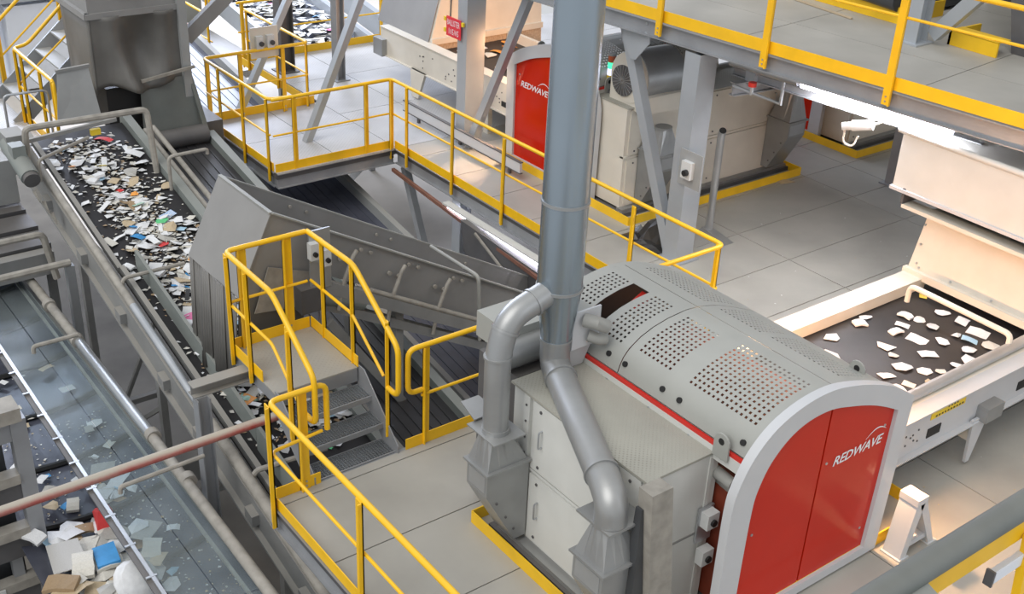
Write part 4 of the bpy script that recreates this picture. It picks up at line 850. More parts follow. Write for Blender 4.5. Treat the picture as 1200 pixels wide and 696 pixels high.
MB().bar((-16.33, 11.75, 1.12), (-16.40, 11.85, 2.4), 0.02, 0.02).build('panel_seam', 'dark_steel', hd2); MB().bar((-16.33, 11.2, 1.12), (-16.40, 11.3, 2.4), 0.02, 0.02).build('panel_seam', 'dark_steel', hd2)
k = MB()
for i in range(64):
    y = 10.82 + i * 0.037; d_ = 0.06 * random.random(); k.hexa([(-16.31, y, 0.64 + d_), (-16.30, y, 0.64 + d_), (-16.30 + 0.03*random.random(), y + 0.03, 0.64 + d_), (-16.31, y + 0.03, 0.64 + d_), (-16.31, y, 0.96), (-16.30, y, 0.96), (-16.30, y + 0.034, 0.96), (-16.31, y + 0.034, 0.96)])
for i in range(30):
    x = -16.35 - i * 0.037; k.box(x - 0.03, x, 10.77, 10.78, 0.72 + 0.05 * random.random(), 0.98)
k.build('bristle_fringe', 'bristle', hd2, kind='stuff')
warm_lamp('inspection_light_middle', (-13.48, 11.6, 1.42), (-15.6, 11.6, 0.9), 1.6, 0.06, 46, (1.0, 0.52, 0.25))
warm_lamp('inspection_light_middle_side', (-13.55, 10.5, 1.3), (-12.9, 9.3, 0.0), 0.1, 0.1, 26, (1.0, 0.66, 0.42), 120)
# pale flat cable duct lying along the walkway
cd_ = thing('cable_duct', 'pale flat cable duct along the walkway before the middle sorter', 'cable duct', (-14.1, 9.92, 0))
MB().box(-15.75, -12.55, 9.90, 9.94, 0.12, 0.28).build('face', 'frame_white', cd_)
for z in (0.115, 0.285): MB().box(-15.76, -12.54, 9.893, 9.947, z - 0.008, z + 0.008).build('edge', 'dark_steel', cd_)
for x in (-15.4, -14.2, -12.9): MB().box(x, x + 0.05, 9.94, 9.98, 0, 0.2).build('foot', 'dark_steel', cd_)
# red sign on the column
sg = thing('number_sign', 'small red sign with white lettering on the far column', 'sign', (-14.35, 9.93, 1.7))
MB().box(-14.58, -14.20, 9.935, 9.945, 1.68, 1.98).build('sign_board', 'sign_red', sg)
def textmesh(body, size, parent, fn, mname, width=None):
    cu_ = bpy.data.curves.new('t', 'FONT'); cu_.body = body; cu_.size = size; cu_.resolution_u = 1
    to = bpy.data.objects.new('t', cu_); COL.objects.link(to); me = bpy.data.meshes.new_from_object(to); bpy.data.objects.remove(to)
    w = max(v.co.x for v in me.vertices); s_ = (width / w) if width else 1; o_ = ORG[parent.name]
    for v in me.vertices: v.co = V(fn(v.co.x * s_, v.co.y)) - o_
    me.materials.append(MAT[mname]); lo = bpy.data.objects.new('lettering', me); COL.objects.link(lo); lo.parent = parent; ORG[lo.name] = o_
textmesh('BALLISTER', 0.13, sg, lambda x, z: (-14.555 + x, 9.932, 1.85 + z), 'logo_white', 0.33)
textmesh('105/05', 0.13, sg, lambda x, z: (-14.53 + x, 9.932, 1.715 + z), 'logo_white', 0.28)
for (x, z) in ((-14.62, 1.92), (-14.62, 1.75), (-14.15, 1.93)): MB().box(x - 0.03, x + 0.02, 9.93, 9.96, z - 0.03, z + 0.03).build('clamp', 'sticker', sg)
# blower on the middle sorter
fan = thing('blower', 'round grey blower with wire grille on the middle sorter', 'fan', (-11.0, 10.9, 1.56))
MB().cyl((-11.02, 10.45, 1.92), (-11.02, 10.52, 1.92), 0.34, 28).build('face_plate', 'cream', fan, True)
MB().cyl((-11.02, 10.52, 1.92), (-10.98, 11.15, 1.92), 0.36, 28).build('drum', 'galv', fan, True)
MB().box(-11.36, -10.68, 10.46, 10.52, 1.50, 1.92).build('stand_plate', 'cream', fan)
MB().cyl((-11.10, 10.43, 1.86), (-11.10, 10.45, 1.86), 0.21, 24).build('intake', 'dark_steel', fan, True)
for i in range(10):
    a_ = math.pi * i / 10; MB().bar((-11.10 - 0.21*math.cos(a_), 10.425, 1.86 - 0.21*math.sin(a_)), (-11.10 + 0.21*math.cos(a_), 10.425, 1.86 + 0.21*math.sin(a_)), 0.006, 0.006).build('grille_wire', 'galv', fan)
MB().box(-10.72, -10.60, 10.46, 11.1, 1.52, 1.75).build('foot', 'cream', fan)
tl = thing('stack_light', 'small signal tower glowing green and white beside the tall duct', 'signal light', (-11.55, 10.62, 1.6))
for (z0, z1, m_) in ((1.60, 1.72, 'dark_steel'), (1.72, 1.79, 'sticker'), (1.79, 1.88, 'led_white'), (1.88, 1.97, 'led_green'), (1.97, 2.06, 'led_red'), (2.06, 2.09, 'plate_grey')):
    MB().cyl((-11.55, 10.62, z0), (-11.55, 10.62, z1), 0.05, 14).build('light_segment', m_, tl, True)
MB().box(-11.66, -11.45, 10.55, 10.7, 1.35, 1.60).build('bracket', 'dark_steel', tl)
# open tube stand + switch plate + bag at the column
ts = thing('tube_stand', 'open-ended grey tube standing on the floor by the column', 'tube', (-9.7, 11.0, 0))
MB().tube([(-9.74, 11.0, 0.02), (-9.74, 11.0, 1.42), (-9.70, 10.97, 1.50)], 0.05, 14).build('tube', 'galv', ts, True)
MB().cyl((-9.70, 10.97, 1.50), (-9.695, 10.966, 1.508), 0.046, 14).build('tube_mouth', 'black', ts)
MB().hexa([(-9.86, 10.9, 0), (-9.35, 10.9, 0), (-9.35, 11.1, 0), (-9.86, 11.1, 0), (-9.80, 10.93, 0.10), (-9.40, 10.93, 0.02), (-9.40, 11.06, 0.02), (-9.80, 11.06, 0.10)]).build('foot', 'duct_flat', ts)
sp = thing('switch_panel', 'grey switch plate on the column under the upper platform', 'switch', (-9.3, 9.93, 1.2))
MB().box(-9.40, -9.02, 9.915, 9.93, 1.12, 1.58).build('back_plate', 'plate_grey', sp)
MB().box(-9.30, -9.14, 9.85, 9.915, 1.24, 1.46).build('switch_box', 'switch_white', sp)
MB().cyl((-9.20, 9.85, 1.33), (-9.20, 9.80, 1.33), 0.04, 10).build('switch_knob', 'black', sp)
sp2 = thing('switch_panel', 'pale switch plate on the brace of the far platform', 'switch', (-17.1, 7.9, 1.0))
MB().box(-17.02, -17.0, 7.82, 8.30, 0.95, 1.45).build('back_plate', 'cream', sp2)
for y in (7.95, 8.14): MB().box(-17.0, -16.93, y - 0.06, y + 0.06, 1.10, 1.32).build('switch_box', 'switch_white', sp2); MB().cyl((-16.93, y + 0.02, 1.2), (-16.90, y + 0.02, 1.2), 0.04, 10).build('switch_knob', 'dark_paint', sp2)
bgk = MB(); rnd = random.Random(5); nb = 9
gv = [[V((-10.36 + 0.09*i + 0.02*rnd.random(), 9.95 + 0.07*j, 0.005 + (0.04 + 0.30*rnd.random()) * math.sin(math.pi*i/8) * math.sin(math.pi*j/8))) for j in range(9)] for i in range(9)]
for r_ in gv: bgk.v += r_
for i in range(8):
    for j in range(8): bgk.f.append((i*9+j, (i+1)*9+j, (i+1)*9+j+1, i*9+j+1))
bgk.build('plastic_bag', 'plastic_black', label='crumpled black plastic bag at the foot of the column', cat='bag')
# ------------------------------------------------------------------ under and on the upper platform
ul = thing('tube_lamp', 'long lit tube lamp below the upper platform', 'lamp', (-7, 10.4, 2.6))
MB().box(-8.05, -6.12, 10.10, 10.22, 2.72, 2.76).build('housing', 'white_paint', ul)
MB().cyl((-8.0, 10.10, 2.705), (-6.16, 10.10, 2.705), 0.021, 12).build('tube', 'tube_light', ul, True)
MB().cyl((-9.0, 10.12, 2.72), (-8.05, 10.12, 2.72), 0.04, 12).build('lamp_end', 'duct_flat', ul, True)
b1_ = beam('dark channel below the upper platform behind the tube lamp', (-8, 10.5, 2.3), (-9.2, 10.5, 2.50), (-6.0, 10.5, 2.50), 0.10, 0.08, 'steel_beam')
beam('short grey hanger beam beside the tall column top', (-8.9, 10.9, 2.2), (-9.05, 10.3, 2.36), (-8.95, 11.3, 2.36), 0.16, 0.1, 'steel_beam')
MB().box(-9.05, -8.90, 10.5, 10.62, 2.4, 2.9).build('hanger', 'column', label='short steel hanger between upper platform and hanger beam', cat='hanger')
pg = thing('cable_plug', 'white cable plug hanging under the upper platform lamp', 'plug', (-7.0, 10.6, 2.4))
MB().cyl((-7.35, 10.40, 2.42), (-7.15, 10.48, 2.48), 0.06, 12).build('plug_body', 'switch_white', pg, True)
MB().cyl((-7.45, 10.36, 2.39), (-7.35, 10.40, 2.42), 0.045, 12).build('plug_cap', 'switch_white', pg, True)
MB().tube([(-7.16, 10.47, 2.47), (-7.0, 10.5, 2.58), (-6.9, 10.45, 2.70)], 0.014, 6).build('cable', 'cream', pg, True)
MB().tube(fillet([(-7.42, 10.37, 2.37), (-7.42, 10.37, 2.21), (-7.3, 10.40, 2.19), (-7.28, 10.43, 2.32)], 0.06), 0.012, 6).build('cable', 'cream', pg, True)
rv = thing('red_valve', 'small red valve below the upper platform beam', 'valve', (-8.75, 10.4, 2.4))
MB().cyl((-8.75, 10.30, 2.48), (-8.75, 10.30, 2.53), 0.05, 12).build('wheel', 'red_paint', rv, True); MB().cyl((-8.75, 10.30, 2.38), (-8.75, 10.30, 2.48), 0.022, 8).build('stem', 'galv', rv, True); MB().tube([(-9.05, 10.32, 2.40), (-8.3, 10.30, 2.40), (-8.3, 10.30, 2.90)], 0.022, 8).build('pipe', 'galv', rv, True)
for o in (ul, b1_): swing(o)
warm_lamp('tube_lamp_light', (-7.1, 10.45, 2.62), (-7.1, 10.9, 0), 1.8, 0.05, 75, (0.95, 0.95, 1.0), 170)
yb = thing('yellow_kerb_box', 'long yellow base frame on the upper platform', 'kerb', (-9.4, 12.7, 3))
MB().box(-11.2, -8.45, 12.50, 12.53, 3.0, 3.2).build('front_plate', 'kerb_yellow', yb); MB().box(-8.48, -8.45, 12.50, 13.4, 3.0, 3.2).build('end_plate', 'kerb_yellow', yb)
yb = thing('yellow_kerb_box', 'short yellow base frame beside the dark chutes on the upper platform', 'kerb', (-7.2, 12.5, 3))
MB().box(-7.62, -6.98, 12.30, 12.33, 3.0, 3.17).build('front_plate', 'kerb_yellow', yb); MB().box(-7.62, -7.59, 12.30, 12.9, 3.0, 3.17).build('end_plate', 'kerb_yellow', yb); MB().box(-7.62, -6.98, 12.30, 12.55, 3.165, 3.175).build('top_plate', 'kerb_yellow', yb)
ud = thing('dark_chute', 'dark grey chute standing on the upper platform in the corner', 'chute', (-6.4, 12.9, 3))
MB().hexa([(-7.0, 12.65, 3.0), (-5.0, 12.65, 3.0), (-5.0, 14.6, 3.0), (-7.0, 14.6, 3.0), (-7.7, 12.9, 5.0), (-5.0, 12.9, 5.0), (-5.0, 14.6, 5.0), (-7.7, 14.6, 5.0)]).build('body', 'dark_steel', ud)
for x in (-6.6, -6.25): MB().bar((x, 12.6, 3.0), (x - 0.55, 12.86, 5.0), 0.06, 0.06).build('edge_rib', 'steel_beam', ud)
um = thing('dark_machine', 'dark machine body on the upper platform behind the yellow frame', 'machine', (-9.5, 13.3, 3))
MB().hexa([(-11.2, 12.6, 3.05), (-8.6, 12.6, 3.05), (-8.6, 14.5, 3.05), (-11.2, 14.5, 3.05), (-11.2, 12.9, 5.0), (-8.9, 12.9, 5.0), (-8.9, 14.5, 5.0), (-11.2, 14.5, 5.0)]).build('body', 'dark_paint', um)
MB().cyl((-9.5, 12.52, 3.35), (-8.5, 12.52, 3.30), 0.16, 16).build('roller', 'dark_paint', um, True)
MB().box(-8.6, -6.9, 14.6, 14.7, 3.0, 5.0).build('back_panel', 'dark_paint', um)
column('grey column on the upper platform with a diagonal brace', -7.86, 12.0, 3.0, 6, 0.22, 0.18, 'column')
strut('diagonal brace rising from the column on the upper platform', (-6.9, 12.1, 4.1), (-7.72, 12.1, 3.1), 0.16, 0.12)
MB().bar((-9.9, 12.25, 3.015), (-8.9, 12.15, 3.015), 0.03, 0.02).build('wooden_slat', 'wood', label='thin wooden slat lying on the upper platform', cat='slat')
railing('short yellow rail post far back on the upper platform', (-10, 12.2, 3), [[(-11.3, 12.28, 4.1), (-9.95, 12.28, 4.1)]], [[(-11.3, 12.28, 3.55), (-9.95, 12.28, 3.55)]], [(-9.98, 12.28, 3.0, 4.1, 'y')], [], postw=0.07)
# ------------------------------------------------------------------ lower right corner
MB().tube([(-2.2, 2.6, 2.90), (-2.2, 7.2, 2.90)], 0.072, 20).build('handrail_pipe', 'slate', smooth=True, label='thick grey-green pipe across the lower right corner', cat='pipe')
rr = thing('lamp_rail', 'yellow rail with a tube lamp below the thick pipe in the lower right corner', 'railing', (-2.15, 5.2, 2.0))
MB().box(-2.24, -2.18, 3.4, 7.2, 2.66, 2.80).build('rail_board', 'yellow', rr)
MB().bar((-2.15, 5.30, 2.70), (-2.05, 5.30, 1.6), 0.05, 0.05).build('post', 'yellow', rr)
MB().tube([(-2.1, 4.6, 2.05), (-2.1, 7.2, 2.05)], 0.016, 8).build('mid_rail', 'yellow', rr, True)
MB().box(-2.17, -2.14, 5.0, 6.6, 2.51, 2.59).build('lamp_housing', 'frame_white', rr)
MB().box(-2.15, -2.135, 5.02, 6.6, 2.51, 2.585).build('lamp_cover', 'wall', rr); MB().box(-2.18, -2.13, 4.985, 5.0, 2.50, 2.60).build('lamp_end', 'dark_steel', rr)
MB().bar((-2.2, 4.25, 2.84), (-1.4, 4.2, 2.6), 0.14, 0.10).build('bracket', 'greengrey', rr)
# ------------------------------------------------------------------ chute with rubber curtain, top left
tc_ = thing('transfer_chute', 'tall grey chute with sagging black rubber curtain, top left', 'chute', (-16.4, 5.5, 0.3))
MB().box(-17.5, -15.88, 4.96, 6.22, 2.28, 4.2).build('upper_box', 'grey_paint', tc_)
MB().box(-15.92, -15.84, 4.92, 6.26, 2.22, 2.30).build('clamp_bar', 'grey_paint', tc_)
MB().box(-17.5, -15.86, 4.90, 4.98, 2.22, 2.30).build('clamp_bar', 'grey_paint', tc_)
MB().box(-15.86, -15.83, 5.35, 5.75, 2.5, 2.9).build('inspection_cover', 'plate_grey', tc_)
k = MB(); nx, nz = 28, 16
for i in range(nx + 1):
    for j in range(nz + 1):
        u_ = i / nx; w_ = j / nz
        sag = 0.24 * math.sin(math.pi * min(1, w_ * 1.1)) * math.exp(-((u_ - 0.55) / 0.28) ** 2) - 0.22 * math.exp(-((u_ - 0.22 - 0.15*w_) / 0.12) ** 2) * (0.3 + w_) - 0.10 * math.exp(-((u_ - 0.82 + 0.1*w_) / 0.12) ** 2)
        zb = 1.22 + 0.05 * math.sin(u_ * 9) - 0.06 * u_
        sag *= min(1, u_ * 5, (1 - u_) * 6)
        k.v.append(V((-15.87 - sag, 4.94 + u_ * 1.32, 2.24 * (1 - w_) + zb * w_)))
for i in range(nx):
    for j in range(nz): k.f.append((i*(nz+1)+j, (i+1)*(nz+1)+j, (i+1)*(nz+1)+j+1, i*(nz+1)+j+1))
o = k.build('rubber_curtain', 'rubber', tc_, True); o.modifiers.new('thick', 'SOLIDIFY').thickness = 0.012
k = MB()
for i in range(11):
    for j in range(7):
        u_ = i / 10; w_ = j / 6
        k.v.append(V((-15.86 - u_ * 1.2, 4.95 - 0.05 * w_ * math.sin(u_ * 5), 2.24 * (1 - w_) + 1.15 * w_)))
for i in range(10):
    for j in range(6): k.f.append((i*7+j, (i+1)*7+j, (i+1)*7+j+1, i*7+j+1))
o = k.build('rubber_curtain', 'rubber', tc_, True); o.modifiers.new('thick', 'SOLIDIFY').thickness = 0.012
MB().sheet([(-15.74, 5.50, 0.50), (-15.74, 6.46, 0.48), (-15.86, 6.34, 1.25), (-15.86, 5.56, 1.25)], 0.012).build('lower_plate', 'slate', tc_)
MB().sheet([(-15.62, 6.36, 0.45), (-15.62, 6.44, 0.40), (-15.84, 6.34, 1.2), (-15.84, 6.28, 1.2)], 0.02).build('lower_plate', 'slate', tc_)
MB().box(-17.4, -15.95, 5.1, 6.2, 0.6, 1.2).build('inner_duct', 'black', tc_)
MB().box(-16.6, -15.83, 5.35, 6.75, -0.6, 0.50).build('tail_box', 'dark_steel', tc_)
MB().box(-15.92, -15.80, 6.20, 6.32, 0.5, 4.5).build('corner_post', 'plate_grey', tc_)
MB().bar((-16.0, 6.35, 1.75), (-16.0, 8.2, 3.2), 0.10, 0.20).build('channel_brace', 'grey_paint', tc_)
MB().bar((-15.75, 5.55, 1.30), (-15.75, 6.35, 1.40), 0.04, 0.04).build('cross_tube', 'pipe_dust', tc_)
sp_ = thing('splash_plate', 'square grey sheet beside the rubber curtain above the paper belt', 'plate', (-15.1, 4.3, 0.9))
MB().sheet([(-15.10, 4.14, 1.10), (-15.05, 4.72, 1.08), (-15.2, 4.66, 1.82), (-15.2, 4.26, 1.80)], 0.012).build('sheet', 'plate_grey', sp_)
MB().bar((-15.19, 4.24, 1.80), (-15.19, 4.68, 1.82), 0.04, 0.04).build('edge_bar', 'dusty_grey', sp_)
MB().bar((-15.05, 3.6, 0.98), (-15.05, 4.9, 1.08), 0.05, 0.05).build('edge_bar', 'dusty_grey', sp_)
MB().box(-15.12, -15.06, 4.55, 4.68, 0.9, 0.98).build('yellow_tag', 'sticker', sp_)
# far left stair with yellow rails
sl = thing('access_stairs', 'grey steel stairs climbing behind the tall chute, top left', 'stairs', (-18, 5, 0.3))
MB().box(-19.6, -15.9, 2.2, 4.40, 0.22, 0.30).build('landing_plate', 'deck_far', sl)
for x in (-18.95, -17.75): MB().bar((x, 4.3, 0.25), (x, 7.0, 2.6), 0.03, 0.22).build('stringer', 'column', sl)
for i in range(9): MB().box(-18.93, -17.77, 4.45 + 0.28*i, 4.70 + 0.28*i, 0.50 + 0.245*i, 0.53 + 0.245*i).build('tread', 'plate_grey', sl)
railing('yellow stair rail at the top left beside the rubber curtain', (-17.7, 4.5, 0.3),
        [[(-15.95, 4.40, 0.85), (-15.95, 4.40, 1.42), (-17.75, 4.40, 1.42), (-17.75, 4.60, 1.45), (-17.75, 7.0, 3.6)]],
        [[(-15.95, 4.40, 0.86), (-17.75, 4.40, 0.86), (-17.75, 7.0, 3.0)]],
        [(-16.0, 4.40, 0.2, 1.42, 'y'), (-16.55, 4.40, 0.2, 1.42, 'y'), (-17.7, 4.40, 0.2, 1.42, 'y'), (-17.4, 4.40, 0.2, 1.42, 'y'), (-17.75, 5.3, 1.0, 2.05, 'x'), (-17.75, 6.3, 1.9, 2.95, 'x')],
        [((-15.9, 4.42, 0.30), (-17.7, 4.42, 0.30), 0.13)], postw=0.09)
railing('yellow stair rail farthest left at the top corner', (-19, 4.4, 0.3),
        [[(-19.6, 4.2, 1.42), (-18.98, 4.45, 1.42), (-18.98, 7.0, 3.65)]], [[(-18.98, 4.45, 0.9), (-18.98, 7.0, 3.1)]],
        [(-18.98, 4.5, 0.3, 1.45, 'x'), (-18.98, 5.5, 1.2, 2.3, 'x'), (-18.98, 6.5, 2.1, 3.2, 'x')], [], postw=0.08)
railing('yellow gate rail cut by the left picture edge above the conveyors', (-16.3, 3.6, 0.3),
        [[(-19.0, 3.45, 1.42), (-16.15, 3.62, 1.42), (-16.1, 3.62, 0.7)]], [[(-19, 3.45, 0.9), (-16.2, 3.62, 0.9)]], [(-16.3, 3.6, 0.2, 1.42, 'y'), (-17.6, 3.54, 0.2, 1.42, 'y')], [((-19, 3.48, 0.30), (-16.1, 3.62, 0.30), 0.13)], postw=0.08)
bentbar('bent bare-metal gate hoop between the top left rails', [(-16.05, 3.75, 0.65), (-16.05, 3.75, 1.30), (-16.02, 4.32, 1.30), (-16.02, 4.32, 0.55), (-16.05, 3.75, 0.55), (-16.05, 3.75, 0.7)], 0.018, 'galv')
bw = thing('storage_rack', 'pale storage rack and white panels far behind the top left stairs', 'rack', (-30, 6, GZ))
for y in (2, 4.5, 7, 9.5): MB().box(-30.1, -29.9, y, y + 0.15, GZ, 5).build('rack_post', 'column', bw)
for z in (-1, 1.2, 3.2): MB().box(-30.4, -29.6, 1.8, 9.8, z, z + 0.12).build('rack_beam', 'column', bw)
for (y0, y1, z0, z1) in ((2.2, 4.4, -0.8, 1.1), (4.8, 6.8, -0.8, 0.9), (7.3, 9.4, -3.2, -1.1), (2.3, 4.3, 1.4, 3.0)): MB().box(-31.2, -29.7, y0, y1, z0, z1).build('white_panel', 'wall', bw)
# low machine behind the wide bare belt
lm = thing('grey_cabinet', 'grey cabinets standing behind the wide bare belt', 'cabinet', (-22, 9.4, GZ))
MB().box(-27.5, -25.6, 9.0, 10.0, -0.6, 0.9).build('body', 'plate_grey', lm); MB().box(-25.3, -24.6, 9.2, 10.2, -0.6, 0.6).build('body', 'hood_grey', lm)
MB().box(-27.6, -21, 8.9, 10.1, -0.75, -0.6).build('deck_plate', 'deck_far', lm)
for x in (-25.2, -21.3): MB().box(x, x + 0.12, 9.2, 9.32, GZ, -0.75).build('leg', 'steel_beam', lm)
railing('yellow rail beside the wide bare belt far behind', (-22.5, 8.95, -0.6), [[(-24.5, 8.95, 0.5), (-21.2, 8.95, 0.5), (-21.2, 8.95, 0.9)]], [[(-24.5, 8.95, 0.0), (-21.2, 8.95, 0.0)]],
        [(-22.6, 8.93, -0.75, 0.9, 'y'), (-21.3, 8.93, -0.75, 0.9, 'y')], [((-25.4, 8.92, -0.6), (-21.1, 8.92, -0.6), 0.16)], postw=0.07)
# paper-covered conveyor at the back
def f7(x): return -0.55 - 0.14 * (x + 20)
c7 = thing('belt_conveyor', 'paper-covered conveyor behind the far platform rail', 'conveyor', (-22.5, 11, GZ))
MB().hexa(slab(-29, -20, 10.35, 12.2, f7, -0.03, 0)).build('belt', 'belt_skylit', c7)
for y in (10.22, 12.22): MB().hexa(slab(-29, -20, y, y + 0.12, f7, -0.2, 0.22)).build('side_frame', 'column', c7)
MB().hexa(slab(-29, -20, 12.9, 13.05, f7, -0.2, 0.3)).build('side_rail', 'column', c7)
for x in (-27, -21): MB().box(x, x + 0.1, 10.2, 10.3, GZ, f7(x) - 0.15).build('leg', 'steel_beam', c7); MB().box(x, x + 0.1, 12.3, 12.4, GZ, f7(x) - 0.15).build('leg', 'steel_beam', c7)
MB().box(-20.3, -19.95, 10.3, 12.3, -1.4, -0.6).build('end_box', 'plate_grey', c7)

# ------------------------------------------------------------------ waste paper
PC = {'white': (0.72, 0.73, 0.74), 'offwhite': (0.62, 0.60, 0.54), 'grey': (0.42, 0.41, 0.38), 'brown': (0.34, 0.24, 0.14), 'tan': (0.50, 0.40, 0.26), 'blue': (0.05, 0.28, 0.60), 'paleblue': (0.40, 0.60, 0.75), 'green': (0.10, 0.50, 0.20), 'red': (0.65, 0.05, 0.05), 'orange': (0.80, 0.33, 0.06), 'yellow': (0.75, 0.60, 0.10), 'pink': (0.75, 0.20, 0.40), 'black': (0.03, 0.03, 0.03)}
for n_, c_ in PC.items(): mat('paper_' + n_, c_, 0.65, vary=0.12, scale=14)

def striped(name, c0, c1):
    mt = mat(name, c0, 0.55, vary=0.05); nt = mt.node_tree; p = nt.nodes['Principled BSDF']
    tc = nt.nodes.new('ShaderNodeTexCoord'); wv = nt.nodes.new('ShaderNodeTexWave'); wv.inputs['Scale'].default_value = 9.0; nt.links.new(tc.outputs['Object'], wv.inputs['Vector'])
    rp = nt.nodes.new('ShaderNodeMath'); rp.operation = 'GREATER_THAN'; rp.inputs[1].default_value = 0.5; nt.links.new(wv.outputs['Fac'], rp.inputs[0])
    mx = nt.nodes.new('ShaderNodeMix'); mx.data_type = 'RGBA'; mx.inputs[6].default_value = (*c0, 1); mx.inputs[7].default_value = (*c1, 1); nt.links.new(rp.outputs[0], mx.inputs[0]); nt.links.new(mx.outputs[2], p.inputs['Base Color'])
striped('paper_stripe_blue', (0.75, 0.76, 0.78), (0.10, 0.30, 0.62)); striped('paper_stripe_green', (0.66, 0.72, 0.66), (0.05, 0.42, 0.26))
striped('newsprint', (0.56, 0.55, 0.51), (0.30, 0.29, 0.28)); MAT['newsprint'].node_tree.nodes['Wave Texture'].inputs['Scale'].default_value = 26
R = random.Random(11)
SH = {}
def shape(kind, n):
    vs = []; fs = []
    if kind == 'scrap':
        m_ = R.randint(5, 8); ring = []
        for i in range(m_):
            a_ = 2*math.pi*i/m_ + R.uniform(-.25, .25); r_ = R.uniform(0.6, 1.0); ring.append((r_*math.cos(a_), r_*math.sin(a_)*R.uniform(.7, 1), R.uniform(0, .28)))
        top = [V(p) for p in ring] + [V((R.uniform(-.2, .2), R.uniform(-.2, .2), R.uniform(0.05, .40)))]
        F = [(i, (i+1) % m_, m_) for i in range(m_)]
    else:
        w_, l_ = {'sheet': (0.62, 0.9), 'strip': (0.24, 1.0), 'packet': (0.55, 0.8)}[kind]; nx = 4; top = []
        bend = R.uniform(.0, .28)
        for i in range(nx + 1):
            t_ = -1 + 2*i/nx
            top += [V((t_*l_, -w_*R.uniform(.85, 1), bend*(1-t_*t_) + R.uniform(0, .06))), V((t_*l_, w_*R.uniform(.85, 1), bend*(1-t_*t_)*R.uniform(.4, 1) + R.uniform(0, .06)))]
        F = [(2*i, 2*i+2, 2*i+3, 2*i+1) for i in range(nx)]
    th = 0.30 if kind == 'packet' else 0.035
    N = len(top); me = bpy.data.meshes.new('paper_' + kind)
    bot = [p.copy() for p in top]; up = [p + V((0, 0, th)) for p in top]
    edges = {}
    for f in F:
        for a_, b_ in zip(f, f[1:] + f[:1]): edges[(a_, b_)] = 1
    S = [(a_, b_, b_ + N, a_ + N) for (a_, b_) in edges if (b_, a_) not in edges]
    me.from_pydata(bot + up, [], [tuple(reversed(f)) for f in F] + [tuple(i + N for i in f) for f in F] + S); me.update()
    me.materials.append(MAT['paper_white']); return me
for kd, cnt in (('scrap', 10), ('sheet', 5), ('strip', 4), ('packet', 3)): SH[kd] = [shape(kd, i) for i in range(cnt)]
ADJ = {'white': 'white', 'offwhite': 'cream', 'grey': 'grey', 'brown': 'brown', 'tan': 'tan', 'blue': 'blue', 'paleblue': 'pale blue', 'green': 'green', 'red': 'red', 'orange': 'orange', 'yellow': 'yellow', 'pink': 'pink', 'black': 'black', 'stripe_blue': 'blue-striped', 'stripe_green': 'green-striped'}
NOUN = {'scrap': 'crumpled paper scrap', 'sheet': 'flat paper sheet', 'strip': 'long paper strip', 'packet': 'small carton packet'}
def scrap(kd, colr, x, y, z, size, where, slope=0.0, tilt=0.25, rz=None, name=None, label=None):
    me = R.choice(SH[kd]); o = bpy.data.objects.new({'scrap': 'paper_scrap', 'sheet': 'paper_sheet', 'strip': 'paper_strip', 'packet': 'carton_packet'}[kd] if not name else name, me); COL.objects.link(o)
    o.location = (x, y, z + 0.004); o.scale = (size, size, size * 0.8)
    o.rotation_euler = (R.uniform(-tilt, tilt) * 0.6, slope + R.uniform(-tilt, tilt) * 0.6, R.uniform(0, 6.28) if rz is None else rz)
    o.material_slots[0].link = 'OBJECT'; o.material_slots[0].material = MAT['paper_' + colr]
    o['label'] = label or f"{ADJ[colr]} {NOUN[kd]} {where}"; o['category'] = 'paper' if kd != 'packet' else 'packet'
    if not label: o['group'] = f"{ADJ[colr]} {NOUN[kd]}s {where}"
    return o
def pick(): return R.choices(['white', 'offwhite', 'grey', 'brown', 'tan', 'blue', 'paleblue', 'green', 'orange', 'yellow', 'pink', 'red', 'black', 'stripe_blue', 'stripe_green'], [58, 12, 4, 4, 6, 2, 5, 3, 3, 1.5, 1.5, 1, 1, 3.5, 2.5])[0]
def bits(name, label, n, fx, fs, mats):
    """tiny shreds nobody could count, one mesh"""
    for mi, mn in enumerate(mats):
        k = MB()
        for i in range(n // len(mats)):
            x, y, z, s = fx(); a_ = R.uniform(0, 6.28); c_, s_ = math.cos(a_) * s, math.sin(a_) * s; e = R.uniform(.3, .9); h_ = R.uniform(.0, .4) * s
            k.add([(x - c_, y - s_, z), (x + s_*e, y - c_*e, z + h_), (x + c_, y + s_, z + h_*.5), (x - s_*e, y + c_*e, z + 0.006)], [(0, 1, 2, 3)])
        k.build(name, mn, label=label + ' (' + mn.split('_')[1] + ')' if False else label.replace('COL', mn.split('_')[1]), cat='shreds', kind='stuff')
W1 = 'on the sloping belt beside the grey hood'
def c1pos():
    x = -15.3 + (R.random() ** 0.85) * 6.1; t_ = min(1, (x + 15.3) / 4.5)
    yc = 4.42 + 0.22 * t_; y = R.gauss(yc, 0.23 + 0.02 * t_)
    return x, min(5.06, max(3.96, y))
for i in range(200):
    x, y = c1pos(); t_ = min(1, (x + 15.3) / 4.5)
    kd = R.choices(['scrap', 'sheet', 'strip', 'packet'], [52, 24, 20, 4])[0]
    s = R.uniform(0.055, 0.135) * (1.0 + 0.15 * t_)
    scrap(kd, pick(), x, y, f1(x) + R.random() * 0.03, s * (1.3 if kd == 'strip' else 1), W1, 0.2126)
bits('paper_shreds', 'fine COL shreds among the paper on the sloping belt', 2600, lambda: (lambda p: (p[0], min(5.08, max(3.92, p[1] + R.gauss(0, .08))), f1(p[0]) + 0.006, R.uniform(.010, .045)))(c1pos()), 0, ['paper_white', 'paper_offwhite', 'paper_grey', 'paper_brown'])
